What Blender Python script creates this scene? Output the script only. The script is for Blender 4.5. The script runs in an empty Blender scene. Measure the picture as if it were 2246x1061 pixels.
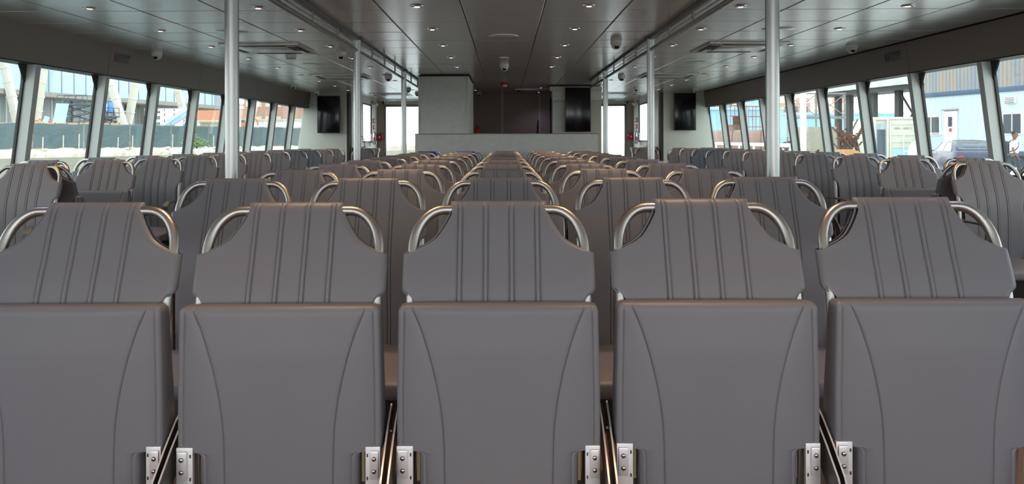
import bpy, bmesh, math, random
from mathutils import Vector, Matrix, Euler
R = math.radians
random.seed(7)
COL = bpy.context.scene.collection
EYE = Vector((0.018, 0.0, 1.16)); F = 1650.0; VX, VY = 1110.0, 307.0
def P(px, py, Y):                       # world point at depth Y seen at a photo pixel
    return Vector((EYE.x + (px-VX)*Y/F, Y, EYE.z - (py-VY)*Y/F))

# ------------------------------------------------------------------ materials
MATS = {}
def mat(name, col, rough=.5, metal=0., spec=.5, emit=None, es=0., coat=0., noise=None, bump=None, aniso=0.):
    if name in MATS: return MATS[name]
    m = bpy.data.materials.new(name); m.use_nodes = True
    nt = m.node_tree; b = nt.nodes['Principled BSDF']
    b.inputs['Base Color'].default_value = (*col, 1)
    b.inputs['Roughness'].default_value = rough
    b.inputs['Metallic'].default_value = metal
    b.inputs['Specular IOR Level'].default_value = spec
    b.inputs['Coat Weight'].default_value = coat
    if aniso: b.inputs['Anisotropic'].default_value = aniso
    if emit:
        b.inputs['Emission Color'].default_value = (*emit, 1); b.inputs['Emission Strength'].default_value = es
    tc = None
    if noise or bump:
        tc = nt.nodes.new('ShaderNodeTexCoord')
    if noise:                            # (colour2, scale, (sx,sy,sz), contrast)
        c2, sc, st, k = noise
        mp = nt.nodes.new('ShaderNodeMapping'); mp.inputs['Scale'].default_value = st
        n = nt.nodes.new('ShaderNodeTexNoise'); n.inputs['Scale'].default_value = sc; n.inputs['Detail'].default_value = 5
        cr = nt.nodes.new('ShaderNodeValToRGB')
        cr.color_ramp.elements[0].position = .5-k; cr.color_ramp.elements[1].position = .5+k
        cr.color_ramp.elements[0].color = (*col, 1); cr.color_ramp.elements[1].color = (*c2, 1)
        nt.links.new(tc.outputs['Object'], mp.inputs['Vector']); nt.links.new(mp.outputs['Vector'], n.inputs['Vector'])
        nt.links.new(n.outputs['Fac'], cr.inputs['Fac']); nt.links.new(cr.outputs['Color'], b.inputs['Base Color'])
    if bump:                             # (scale, strength, distance)
        n = nt.nodes.new('ShaderNodeTexNoise'); n.inputs['Scale'].default_value = bump[0]; n.inputs['Detail'].default_value = 4
        bp = nt.nodes.new('ShaderNodeBump'); bp.inputs['Strength'].default_value = bump[1]; bp.inputs['Distance'].default_value = bump[2]
        nt.links.new(tc.outputs['Object'], n.inputs['Vector']); nt.links.new(n.outputs['Fac'], bp.inputs['Height'])
        nt.links.new(bp.outputs['Normal'], b.inputs['Normal'])
    MATS[name] = m
    return m
def glass(name, tint, refl=.05, rough=.0):
    m = bpy.data.materials.new(name); m.use_nodes = True; nt = m.node_tree
    nt.nodes.remove(nt.nodes['Principled BSDF']); out = nt.nodes['Material Output']
    t = nt.nodes.new('ShaderNodeBsdfTransparent'); t.inputs['Color'].default_value = (*tint, 1)
    g = nt.nodes.new('ShaderNodeBsdfGlossy'); g.inputs['Roughness'].default_value = rough
    lw = nt.nodes.new('ShaderNodeLayerWeight'); lw.inputs['Blend'].default_value = .5
    pw = nt.nodes.new('ShaderNodeMath'); pw.operation = 'POWER'; pw.inputs[1].default_value = 5
    ma = nt.nodes.new('ShaderNodeMath'); ma.operation = 'MULTIPLY_ADD'; ma.inputs[1].default_value = .8; ma.inputs[2].default_value = refl
    mx = nt.nodes.new('ShaderNodeMixShader')
    nt.links.new(lw.outputs['Facing'], pw.inputs[0]); nt.links.new(pw.outputs[0], ma.inputs[0]); nt.links.new(ma.outputs[0], mx.inputs['Fac'])
    nt.links.new(t.outputs[0], mx.inputs[1]); nt.links.new(g.outputs[0], mx.inputs[2]); nt.links.new(mx.outputs[0], out.inputs['Surface'])
    MATS[name] = m; return m

VINYL = mat('grey_vinyl', (.152,.156,.177), .46, spec=.5, noise=((.168,.170,.189), 3, (1,1,1), .3), bump=(420, .06, .001))
BLUEV = mat('blue_vinyl', (.03,.08,.26), .45, bump=(420, .06, .001))
TUBE = mat('brushed_aluminium_tube', (.47,.465,.45), .38, 1., bump=(300, .03, .001))
POLE = mat('satin_steel_pole', (.46,.46,.45), .33, 1., noise=((.36,.37,.36), 6, (1,1,.3), .2))
RAIL = mat('dark_steel_rail', (.20,.195,.19), .4, .8)
BRKT = mat('bracket_aluminium', (.74,.75,.77), .36, .6)
PLATE = mat('anodised_side_plate', (.28,.28,.27), .35, .9)
PLATED = mat('dark_anodised_plate', (.07,.068,.065), .32, .5)
UNDER = mat('under_seat_shade_beam', (.035,.030,.028), .6)  # beam colour carries the shade under the seats
CNTR = mat('dark_teal_counter', (.07,.09,.095), .5)
SCREW = mat('screw_steel', (.45,.45,.46), .25, 1.)
FOAM = mat('pan_plywood_edge', (.42,.36,.20), .7)
DARK = mat('dark_recess', (.02,.02,.02), .6)
BLACK = mat('black_plastic', (.012,.012,.013), .35)
SCRN = mat('black_screen', (.005,.005,.006), .14, spec=.35)
CEIL = mat('satin_ceiling_panel', (.76,.75,.72), .27, .62, bump=(2.2, .06, .03))
CEILB = mat('ceiling_backing', (.03,.03,.03), .8)
HEAD = mat('taupe_header_panel', (.25,.222,.195), .5)
BULK = mat('pale_laminate_bulkhead', (.64,.65,.57), .5)
ALCV = mat('white_laminate_alcove', (.82,.82,.78), .5)
TAUPE = mat('taupe_laminate', (.36,.31,.26), .55)
BROWN = mat('brown_laminate', (.34,.27,.22), .5)
GRAYP = mat('grey_speckled_laminate', (.60,.61,.57), .42, noise=((.68,.68,.63), 12, (1,1,1), .2))
BEIGEP = mat('beige_laminate', (.54,.50,.42), .5)
MULL = mat('grey_painted_mullion', (.57,.595,.555), .42)
MULLD = mat('dark_window_gasket', (.02,.018,.017), .5)
FLOOR = mat('brown_floor', (.115,.060,.032), .7, noise=((.20,.105,.055), 160, (1,1,1), .22))
WHITE = mat('white_plastic', (.75,.75,.72), .4)
WPAINT = mat('white_paint', (.78,.78,.76), .45)
GREYL = mat('grey_plastic_panel', (.74,.72,.69), .28, metal=.35)
RED = mat('red_plastic', (.42,.02,.02), .4)
REDS = mat('red_sign', (.5,.05,.05), .5)
CHROME = mat('chrome_ring', (.75,.75,.75), .15, 1.)
GLASS = glass('window_glass', (.84,.88,.87))
DGLASS = glass('door_glass', (.93,.96,.96), .04)

# ------------------------------------------------------------------ mesh builder
class MB:
    def __init__(s): s.v = []; s.f = []; s.mi = []; s.mats = []
    def _m(s, m):
        if m is None: return 0
        if m not in s.mats: s.mats.append(m)
        return s.mats.index(m)
    def add(s, vs, fs, m=None):
        o = len(s.v); s.v += [tuple(v) for v in vs]; k = s._m(m)
        for f in fs: s.f.append(tuple(i+o for i in f)); s.mi.append(k)
        return s
    def box(s, c, d, bev=0., M=None, m=None):
        bm = bmesh.new(); bmesh.ops.create_cube(bm, size=1)
        for v in bm.verts: v.co = Vector((v.co.x*d[0], v.co.y*d[1], v.co.z*d[2]))
        if bev > 0: bmesh.ops.bevel(bm, geom=bm.edges[:], offset=min(bev, min(d)*.49), segments=2, affect='EDGES', profile=.6)
        bm.verts.ensure_lookup_table()
        T = Matrix.Translation(Vector(c)) @ (M.to_4x4() if M else Matrix.Identity(4))
        s.add([T @ v.co for v in bm.verts], [[v.index for v in f.verts] for f in bm.faces], m); bm.free(); return s
    def bar(s, a, b, w, h, bev=0., up=(0,0,1), m=None):
        a, b = Vector(a), Vector(b); d = b-a; L = d.length; z = d.normalized(); u = Vector(up)
        if abs(z.dot(u)) > .98: u = Vector((0,1,0))
        x = u.cross(z).normalized(); y = z.cross(x)
        return s.box((a+b)/2, (w, h, L), bev, Matrix((x, y, z)).transposed(), m)
    def sweep(s, pts, r, n=12, closed=False, cap=True, m=None):
        pts = [Vector(p) for p in pts]; N = len(pts); vs = []; fs = []
        rr = r if hasattr(r, '__len__') else [r]*N
        t0 = (pts[1]-pts[0]).normalized(); nrm = t0.orthogonal().normalized()
        for i, p in enumerate(pts):
            if closed: t = (pts[(i+1) % N]-pts[i-1]).normalized()
            else: t = (pts[min(i+1, N-1)]-pts[max(i-1, 0)]).normalized()
            nrm = (nrm - t*nrm.dot(t)).normalized(); b = t.cross(nrm)
            for k in range(n):
                a = 2*math.pi*k/n; vs.append(p + (nrm*math.cos(a)+b*math.sin(a))*rr[i])
        for i in range(N if closed else N-1):
            j = (i+1) % N
            for k in range(n): fs.append((i*n+k, i*n+(k+1) % n, j*n+(k+1) % n, j*n+k))
        if cap and not closed: fs.append(tuple(range(n))[::-1]); fs.append(tuple((N-1)*n+k for k in range(n)))
        return s.add(vs, fs, m)
    def cyl(s, a, b, r, n=16, m=None, r2=None): return s.sweep([a, b], [r, r if r2 is None else r2], n, m=m)
    def lathe(s, prof, c=(0,0,0), n=24, M=None, m=None):
        vs = []; fs = []; c = Vector(c)
        for r, z in prof:
            for k in range(n):
                a = 2*math.pi*k/n; p = Vector((r*math.cos(a), r*math.sin(a), z))
                vs.append(c + (M @ p if M else p))
        for i in range(len(prof)-1):
            for k in range(n): fs.append((i*n+k, i*n+(k+1) % n, (i+1)*n+(k+1) % n, (i+1)*n+k))
        fs.append(tuple(range(n))[::-1]); fs.append(tuple((len(prof)-1)*n+k for k in range(n)))
        return s.add(vs, fs, m)
    def prism(s, poly, d, f=None, m=None):     # poly of 3D points extruded by vector d
        n = len(poly); a = [Vector(p) for p in poly]; b = [p+Vector(d) for p in a]
        return s.add(a+b, [tuple(range(n))[::-1], tuple(range(n, 2*n))]+[(i, (i+1) % n, n+(i+1) % n, n+i) for i in range(n)], m)
    def loft(s, rings, cap=True, closed=True, m=None):
        n = len(rings[0]); vs = [p for r in rings for p in r]; fs = []
        for i in range(len(rings)-1):
            for k in range(n if closed else n-1):
                fs.append((i*n+k, i*n+(k+1) % n, (i+1)*n+(k+1) % n, (i+1)*n+k))
        if cap: fs.append(tuple(range(n))[::-1]); fs.append(tuple((len(rings)-1)*n+k for k in range(n)))
        return s.add(vs, fs, m)
    def mesh(s, name, m=None, smooth=40, recalc=True):
        me = bpy.data.meshes.new(name); me.from_pydata([tuple(v) for v in s.v], [], s.f)
        for mm in (s.mats or [m]): me.materials.append(mm)
        if s.mats and len(s.mats) > 1: me.polygons.foreach_set('material_index', s.mi)
        if recalc:
            bm = bmesh.new(); bm.from_mesh(me); bmesh.ops.recalc_face_normals(bm, faces=bm.faces[:]); bm.to_mesh(me); bm.free()
        if smooth:
            me.polygons.foreach_set('use_smooth', [True]*len(me.polygons)); me.set_sharp_from_angle(angle=R(smooth))
        me.update(); return me
    def build(s, name, m=None, parent=None, loc=None, **k):
        o = bpy.data.objects.new(name, s.mesh(name, m, **k)); COL.objects.link(o)
        if parent: o.parent = parent
        if loc is not None: o.location = loc
        return o
def tag(o, label=None, cat=None, group=None, kind=None):
    if label: o['label'] = label
    if cat: o['category'] = cat
    if group: o['group'] = group
    if kind: o['kind'] = kind
    return o
def empty(name, loc=(0,0,0), label=None, cat=None, group=None, rz=0, kind=None):
    o = bpy.data.objects.new(name, None); COL.objects.link(o); o.location = loc; o.rotation_euler.z = rz
    o.empty_display_size = .1
    return tag(o, label, cat, group, kind)
def struct(o): o['kind'] = 'structure'; return o
def copy_tree(o, parent=None):
    c = o.copy(); COL.objects.link(c); c.parent = parent
    for ch in KIDS.get(o.name, []): copy_tree(ch, c)
    return c
KIDS = {}
def reg(root):
    for o in bpy.data.objects:
        if o.parent is not None: KIDS.setdefault(o.parent.name, [])
    KIDS.clear()
    for o in bpy.data.objects:
        if o.parent is not None: KIDS.setdefault(o.parent.name, []).append(o)

def interp(tab, z):                     # table of (z, value), z descending, smooth
    if z >= tab[0][0]: return tab[0][1]
    for (a, va), (b, vb) in zip(tab, tab[1:]):
        if z >= b: t = (a-z)/(a-b); return va+(vb-va)*t
    return tab[-1][1]
def catmull(tab, z):
    n = len(tab)
    if z >= tab[0][0]: return tab[0][1]
    if z <= tab[-1][0]: return tab[-1][1]
    for i in range(n-1):
        if z >= tab[i+1][0]:
            t = (tab[i][0]-z)/(tab[i][0]-tab[i+1][0])
            p1, p2 = tab[i][1], tab[i+1][1]; h = tab[i][0]-tab[i+1][0]
            m1 = (tab[min(i+1, n-1)][1]-tab[max(i-1, 0)][1])/(tab[max(i-1, 0)][0]-tab[min(i+1, n-1)][0])*h
            m2 = (tab[min(i+2, n-1)][1]-tab[i][1])/(tab[i][0]-tab[min(i+2, n-1)][0])*h
            return (2*t**3-3*t*t+1)*p1+(t**3-2*t*t+t)*m1+(-2*t**3+3*t*t)*p2+(t**3-t*t)*m2

# ------------------------------------------------------------------ the seat
PROF = [(1.012, 0), (.92, -.038), (.80, -.083), (.70, -.099), (.60, -.103), (.42, -.098), (.34, -.09)]
prof = lambda z: catmull(PROF, z)
WID = [(1.012,.111),(1.0,.1125),(.982,.118),(.966,.1265),(.948,.138),(.931,.151),(.918,.169),(.905,.196),(.897,.2185),(.85,.2192),(.822,.2192),(.816,.217),(.806,.206),(.79,.195),(.77,.188),(.74,.184),(.42,.184)]
def backrest_mesh(material, name):
    rows = [(1.0125,.0015),(1.0115,.0055),(1.0085,.0095),(1.004,.012),(.998,.0133),(.99,.0138)]
    zs = [.982,.97,.96,.95,.939,.93,.922,.917,.911,.905,.901,.897,.89,.88,.865,.85,.835,.822,.819,.816,.811,.806,.80,.795,.79,.782,.775,.767,.76,.75,.74,.72,.70,.67,.64,.61,.58,.55,.52,.49,.46,.44,.425]
    rows += [(z, .0138) for z in zs]
    cs = [-.09, -.03, .03, .09]; xs = []
    for c in cs:
        xs += [c+d for d in (-.012,-.0085,-.0065,-.005,-.0035,-.0015,.0015,.0035,.005,.0065,.0085,.012)]
    xs = sorted(xs + [-.06, 0, .06])
    def dip(x, z, xe=0):
        d = 0
        for c in cs:
            for e in (-.005, .005): d -= .0052*math.exp(-((x-c-e)/.0016)**2)
            d += .0028*math.exp(-((x-c)/.0026)**2)
        return d * min(1, max(0, (1.012-z)/.01))
    rings = []; tags = []
    for z, h in rows:
        w = interp(WID, z); y0 = prof(z); ar = .0138
        xo = w-.0138
        line = [-xo, -xo+.004, -xo+.0058, -xo+.0076, -xo+.012, -(xo-.012)*.5-.053, -.106] if xo > .122 else [-xo+.0004*q for q in range(7)]
        X = line + xs + [-v for v in line[::-1]]
        X = sorted(max(-xo, min(xo, v)) for v in X)
        sag = lambda x: .012*(1-(x/xo)**2)*min(1, max(0, (1.0-z)/.12))*(1 if z > .45 else .6)
        fr = [(x, y0-h-dip(x, z, xo)+sag(x)*.55, z) for x in X]
        arcR = [(xo+.0138*math.sin(a), y0-h*math.cos(a), z) for a in (R(30), R(60), R(90), R(120), R(150))]
        bk = [(x, y0+h-.000+sag(x)*.55, z) for x in X[::-1]]
        arcL = [(-x, y, zz) for x, y, zz in arcR[::-1]]
        rings.append(fr+arcR+bk+arcL)
    nF = len(X); n = len(rings[0]); bm = bmesh.new()
    V = [[bm.verts.new(p) for p in r] for r in rings]
    for i in range(len(rings)-1):
        zc = (rows[i][0]+rows[i+1][0])/2
        opened = (zc > .8985 and zc < .99) or zc < .8205
        for k in range(n):
            arc = (nF+1 <= k < nF+4) or (n-4 <= k < n-1)
            if arc and opened: continue
            q = [V[i][k], V[i][(k+1) % n], V[i+1][(k+1) % n], V[i+1][k]]
            try: bm.faces.new(q)
            except ValueError: pass
    for k in range(nF-1):
        bm.faces.new([V[0][k], V[0][n-6-(k+1)+1-0] if False else V[0][2*nF+5-1-(k)], V[0][2*nF+5-1-(k+1)], V[0][k+1]])
    bmesh.ops.remove_doubles(bm, verts=bm.verts[:], dist=.00005)
    bmesh.ops.recalc_face_normals(bm, faces=bm.faces[:])
    bmesh.ops.solidify(bm, geom=bm.faces[:], thickness=.0025)
    hem = MB()
    for sx in (-1, 1):
        for z0, z1 in ((1.000, .898), (.8205, .74)):
            pts = []
            for q in range(17):
                z = z0+(z1-z0)*q/16; w = interp(WID, z); pts.append((sx*(w-.0138+.0125), prof(z)-.0075, z))
            hem.sweep(pts, .0024, 6)
            hem.sweep([(x, y+.0150, z) for x, y, z in pts], .0020, 6)
    vv = [bm.verts.new(p) for p in hem.v]
    for f in hem.f: bm.faces.new([vv[k] for k in f])
    me = bpy.data.meshes.new(name); bm.to_mesh(me); bm.free(); me.materials.append(material)
    me.polygons.foreach_set('use_smooth', [True]*len(me.polygons)); me.set_sharp_from_angle(angle=R(55)); return me
def cushion_mesh(material):             # local to the hinge; standing up: underside faces -Y, top edge +Z
    top = .392; bot = -.05
    zs = [top, top-.003, top-.008, top-.014, top-.022] + [top-.022-.0125*i for i in range(1, 25)]
    zs = [z for z in zs if z > .078] + [.078,.0765,.0760,.0750,.073,.069,.064,.05,.03,.01,-.01,-.03,-.042,-.048,bot]
    SE = [(.392,.190),(.34,.168),(.29,.152),(.24,.139),(.19,.129),(.14,.122),(.09,.119),(-.05,.117)]
    rings = []
    for i, z in enumerate(zs):
        w = .2225-.004*max(0, (z-.2))/.2
        if z < .0775: w = {.0765:.2215,.0760:.186,.0750:.181,.073:.177,.069:.174}.get(z, .172)
        t = 1.0
        e = top-z
        rnd = .0 if e > .014 else .012*(1-math.sqrt(max(0, 1-((.014-e)/.014)**2)))
        th = .050+.030*min(1, (top-z)/.35)
        yf = -.060+rnd; yb = -.060+th-rnd
        ws = w-rnd
        s = interp(SE, z)
        if s > ws-.03: s = ws-.03
        inner = [0,.03,.06,.09,s-.012,s-.004,s-.0018,s,s+.0018,s+.004,(s+ws-.016)/2,ws-.018,ws-.0145,ws-.012,ws-.0085]
        X = sorted([-x for x in inner[1:]]+inner)
        def d(x):
            a = abs(x); v = -.0034*math.exp(-((a-s)/.0015)**2)-.0030*math.exp(-((a-(ws-.0145))/.0015)**2)
            return v*min(1, e/.012)
        bulge = lambda x: -.006*(1-(x/.2225)**2)*min(1, e/.1)
        fr = [(x, yf-d(x)+bulge(x), z) for x in X]
        c = min(.0085, (yb-yf)*.45)
        arcR = [(ws-c+c*math.sin(a), yf+c-c*math.cos(a), z) for a in (R(25), R(50), R(75))]
        side = [(ws, yf+(yb-yf)*.5, z)]
        arcB = [(ws-c+c*math.cos(a), yb-c+c*math.sin(a), z) for a in (0, R(30), R(60))]
        bk = [(x, yb+.012*(1-(x/ws)**2)*min(1, e/.06), z) for x in X[::-1]]
        rest = arcR+side+arcB
        rings.append(fr+rest+bk+[(-x, y, zz) for x, y, zz in rest[::-1]])
    mb = MB(); mb.loft(rings, m=material); return mb.mesh('cushion', smooth=60)
BACK = backrest_mesh(VINYL, 'backrest'); BACKB = backrest_mesh(BLUEV, 'backrest_blue')
CUSH = cushion_mesh(VINYL)
def frame_mesh():
    r = .0118; pts = []
    zt = .9945
    rx, rz_ = .072, .088
    for z in [.34,.42,.5,.58,.66,.74,.80,.86,zt-rz_]: pts.append((-.1995, prof(z), z))
    for k in range(1, 11):
        a = R(90*k/10); z = zt-rz_+rz_*math.sin(a); x = -.1995+rx-rx*math.cos(a); pts.append((x, prof(z), z))
    full = pts + [(0, prof(zt), zt)] + [(-x, y, z) for x, y, z in pts[::-1]]
    mb = MB(); mb.sweep(full, r, 14, m=TUBE); mb.cyl((-.2, prof(.47)+.02, .47), (.2, prof(.47)+.02, .47), .009, 8)
    return mb.mesh('frame')
FRAME = frame_mesh()
def plate_mesh(sx):
    c = [(-.055,.545),(-.095,.505),(-.15,.468),(-.205,.425),(-.24,.37),(-.25,.30)]
    up = []; dn = []
    for i, (y, z) in enumerate(c):
        a = Vector(c[max(i-1, 0)]); b = Vector(c[min(i+1, len(c)-1)]); t = (b-a).normalized(); nn = Vector((-t.y, t.x)); w = .014 if i == 0 else .032
        up.append((y-nn.x*w, z-nn.y*w)); dn.append((y+nn.x*w, z+nn.y*w))
    poly = up+dn[::-1]
    mb = MB(); n = len(poly); A = [(sx*.2315-.002, y, z) for y, z in poly]; B = [(sx*.2315+.002, y, z) for y, z in poly]
    mb.add(A+B, [tuple(range(n))[::-1], tuple(range(n, 2*n))], PLATED); mb.add(A+B, [(i, (i+1) % n, n+(i+1) % n, n+i) for i in range(n)], BRKT)
    mb.cyl((sx*.2315-.004, -.085, .5), (sx*.2315+.004, -.085, .5), .008, 12, m=SCREW)
    return mb.mesh('side_bracket')
PLATES = {s: plate_mesh(s) for s in (-1, 1)}
mb = MB(); mb.box((0,-.14,.25), (.478,.05,.20), .006, m=UNDER); BEAM = mb.mesh('crossbeam')  # beam deepened and darkened to stand in for the shade below the cushion
mb = MB(); mb.box((0,-.14,.10), (.05,.04,.16), .006, m=BRKT); mb.box((0,-.14,.012), (.07,.30,.024), .008, m=BRKT); LEG = mb.mesh('leg')
def armrest_mesh(sx):
    pts = [(-.06,.665),(-.2,.672),(-.36,.672),(-.415,.665),(-.442,.64),(-.44,.60),(-.40,.50),(-.345,.38),(-.29,.33)]
    mb = MB()
    rings = []
    for i, (y, z) in enumerate(pts):
        a = Vector(pts[max(i-1, 0)]); b = Vector(pts[min(i+1, len(pts)-1)]); t = (b-a).normalized(); n = Vector((-t.y, t.x))
        x0, x1 = sx*.247-.019, sx*.247+.019; h = .006
        rings.append([(x0, y-n.x*h, z-n.y*h), (x1, y-n.x*h, z-n.y*h), (x1, y+n.x*h, z+n.y*h), (x0, y+n.x*h, z+n.y*h)])
    mb.loft(rings, m=PLATE); return mb.mesh('armrest')
ARMS = {s: armrest_mesh(s) for s in (-1, 1)}
mb = MB()
mb.box((0,0,.0), (.036,.012,.26), .002, m=BRKT); mb.box((-.004,-.009,.092), (.022,.006,.062), .003, m=BRKT)
mb.box((.013,-.0065,.112), (.003,.002,.007), m=DARK); mb.box((.013,-.0065,.062), (.003,.002,.007), m=DARK)
HING = mb.mesh('hinge_bracket')
M90 = Matrix.Rotation(R(90), 3, 'X')
mb = MB(); mb.lathe([(.0055,0),(.0052,.002),(.0035,.0035),(.001,.0038)], n=12, M=M90, m=SCREW)
mb.lathe([(.0018,0),(.0015,.0042)], n=6, M=M90, m=DARK); SCR = mb.mesh('screw')
mb = MB(); mb.box((0,0,0), (.008,.03,.080), .003, m=FOAM); EDGE = mb.mesh('plywood_edge')
HINGE = Vector((0, -.088, .411))
def part(name, me, parent, loc=(0,0,0), rx=0, label=None):
    o = bpy.data.objects.new(name, me); COL.objects.link(o); o.parent = parent; o.location = loc; o.rotation_euler.x = rx
    if label: o['label'] = label
    return o
def make_seat(folded, detail=False, arm=0, blue=False):
    t = empty('passenger_seat')
    part('frame', FRAME, t); part('backrest', BACKB if blue else BACK, t)
    part('cushion', CUSH, t, HINGE+(Vector((0,-.012,-.004)) if folded else Vector((0,0,0))), 0 if folded else R(87))
    for s in (-1, 1): part('side_bracket', PLATES[s], t)
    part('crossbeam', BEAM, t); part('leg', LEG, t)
    if arm: part('armrest', ARMS[arm], t)
    if detail:
        for s in (-1, 1):
            h = part('hinge_bracket', HING, t, (s*.2045, -.158, .365))
            if s > 0: h.scale.x = -.9
            for z in (.110, .083): part('screw', SCR, h, (-.004, -.012, z-.004))
            part('plywood_edge', EDGE, t, (s*.178, -.118, .445))
    return t
ORD = ['nearest','second','third','fourth','fifth','sixth','seventh','eighth','ninth','tenth','eleventh','twelfth','thirteenth']
COLN = ['leftmost','second from the left','middle','second from the right','rightmost']
protos = {}
for key, kw in {'folded': dict(folded=True, detail=True), 'open': dict(folded=False), 'foldp': dict(folded=True), 'blue': dict(folded=False, blue=True),
                'open-1': dict(folded=False, arm=-1), 'open1': dict(folded=False, arm=1), 'fold-1': dict(folded=True, arm=-1), 'fold1': dict(folded=True, arm=1)}.items():
    protos[key] = make_seat(**kw)
reg(None); used = set()
def place(key, x, y, label, group, rz=0, z=0):
    o = protos[key] if key not in used else copy_tree(protos[key]); used.add(key)
    o.location = (x, y, z); o.rotation_euler.z = rz; o.scale = (1, 1, 1.0 if 'nearest row, ' in label else 1.008); return tag(o, label, 'seat', group)
PITCH = .48
Yc = [1.80] + [(.003472+.00104*k)*PITCH*F for k in range(9)]
for i, y in enumerate(Yc):
    for c in range(5):
        x = (c-2)*PITCH + (-.002 if i else 0)
        jx = random.uniform(-.006, .006) if i else (-.004, -.0, 0, .004, .004)[c]
        jr = R(random.uniform(-.8, .8)) if i else (R(.9), R(.4), 0, R(-.3), R(-.8))[c]
        jz = 0 if i else (-.001, -.002, 0, .004, .006)[c]
        place_of = COLN[c]+(' seat' if c in (0, 2, 4) else '')
        if i == 0:
            lab = f'grey vinyl seat with folded-up cushion in the nearest row, {COLN[c]} of five'
            key = 'folded'
        elif i == 9 and c in (0, 1):
            lab = f'blue seat in the centre block row before the low partition, {("leftmost","second from the left")[c]}'; key = 'blue'
        else:
            lab = f'grey vinyl seat in centre block, {ORD[i]} row from the front, {COLN[c]}'; key = 'open'
        place(key, x, y, lab, 'centre block passenger seats', jr, jz)
Ys = [.001025*F*2.74] + [(.001229+.000177*k)*F*2.74 for k in range(10)]
for s in (-1, 1):
    side = 'left' if s < 0 else 'right'
    for i, y in enumerate(Ys):
        for c in range(2):
            x = s*(2.955+.485*c) + (.045 if s < 0 else 0) + random.uniform(-.006, .006)
            colw = ('aisle side', 'window side')[c]
            key = (('open%d' % (-s)) if i != 1 else ('fold%d' % (-s))) if c == 0 else 'open'
            fold = 'folded-up ' if key.startswith('fold') else ''
            place(key, x, y, f'{fold}grey striped seat in {side} window block, {ORD[i]} row from the front, {colw}', f'{side} window block seats', R(random.uniform(-.8, .8)))
        
    for c in range(2):
        place('foldp', s*(2.965+.485*c) + (.045 if s < 0 else 0), Ys[0]+.062, f'folded grey seat back to back behind the nearest {side} window block row, {("aisle","window")[c]} side', f'{side} window block seats', math.pi)
    place('open', s*2.47, 13.2, f'lone grey seat by the {side} alcove counter beyond the {side} aisle', 'single seats by the alcoves')
for k, o in protos.items():
    if k not in used: print('UNUSED', k)

# ------------------------------------------------------------------ cabin shell
ZC = 1.16+.924; XC = 3.80; LEAN = .125; YB = -3.2; YF = 14.55; YE = 17.5
wx = lambda z: XC + LEAN*(ZC-z)          # inner face of the leaning side wall
ZS, ZW = .86, 1.80                       # sill and window head
ob = MB().box((0, (YB+YE)/2, -.05), (8.2, YE-YB+.2, .1), m=FLOOR).build('floor'); struct(ob)
# ceiling: backing deck plus one mesh of satin panels
mb = MB(); mb.box((0, (YB+YE)/2, ZC+.10), (7.8, YE-YB+.2, .1), m=CEILB)
xl = [-3.79,-3.146,-2.574,-2.002,-1.43,-.858,-.286,.286,.858,1.43,2.002,2.574,3.146,3.79]
yl = []; y = 5.35-.54*19
while y < YE+.3: yl.append(y); y += .54
g = .0035; bv = .005
for i in range(len(xl)-1):
    j = 0
    step = 2 if i in (5, 6, 7) else 1
    while j < len(yl)-step:
        x0, x1, y0, y1 = xl[i]+g, xl[i+1]-g, yl[j]+g*.6, yl[j+step]-g*.6
        y1 = min(y1, YE); y0 = max(y0, YB)
        if y1-y0 > .05:
            tx, ty = random.gauss(0, .0016), random.gauss(0, .0014)
            cx, cy = (x0+x1)/2, (y0+y1)/2
            zz = lambda x, y: ZC + (x-cx)*tx + (y-cy)*ty
            a = [(x0,y0),(x1,y0),(x1,y1),(x0,y1)]; b = [(x0+bv,y0+bv),(x1-bv,y0+bv),(x1-bv,y1-bv),(x0+bv,y1-bv)]
            vs = [(x, y, ZC+.06) for x, y in a]+[(x, y, zz(x, y)+bv*.6) for x, y in a]+[(x, y, zz(x, y)) for x, y in b]
            fs = [(4+k, 4+(k+1) % 4, k and 0 or 0) for k in []]
            fs = [(k, (k+1) % 4, 4+(k+1) % 4, 4+k) for k in range(4)]+[(4+k, 4+(k+1) % 4, 8+(k+1) % 4, 8+k) for k in range(4)]+[(8,9,10,11)]
            mb.add(vs, fs, CEIL)
        j += step
struct(mb.build('ceiling', smooth=0, recalc=False))
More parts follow.
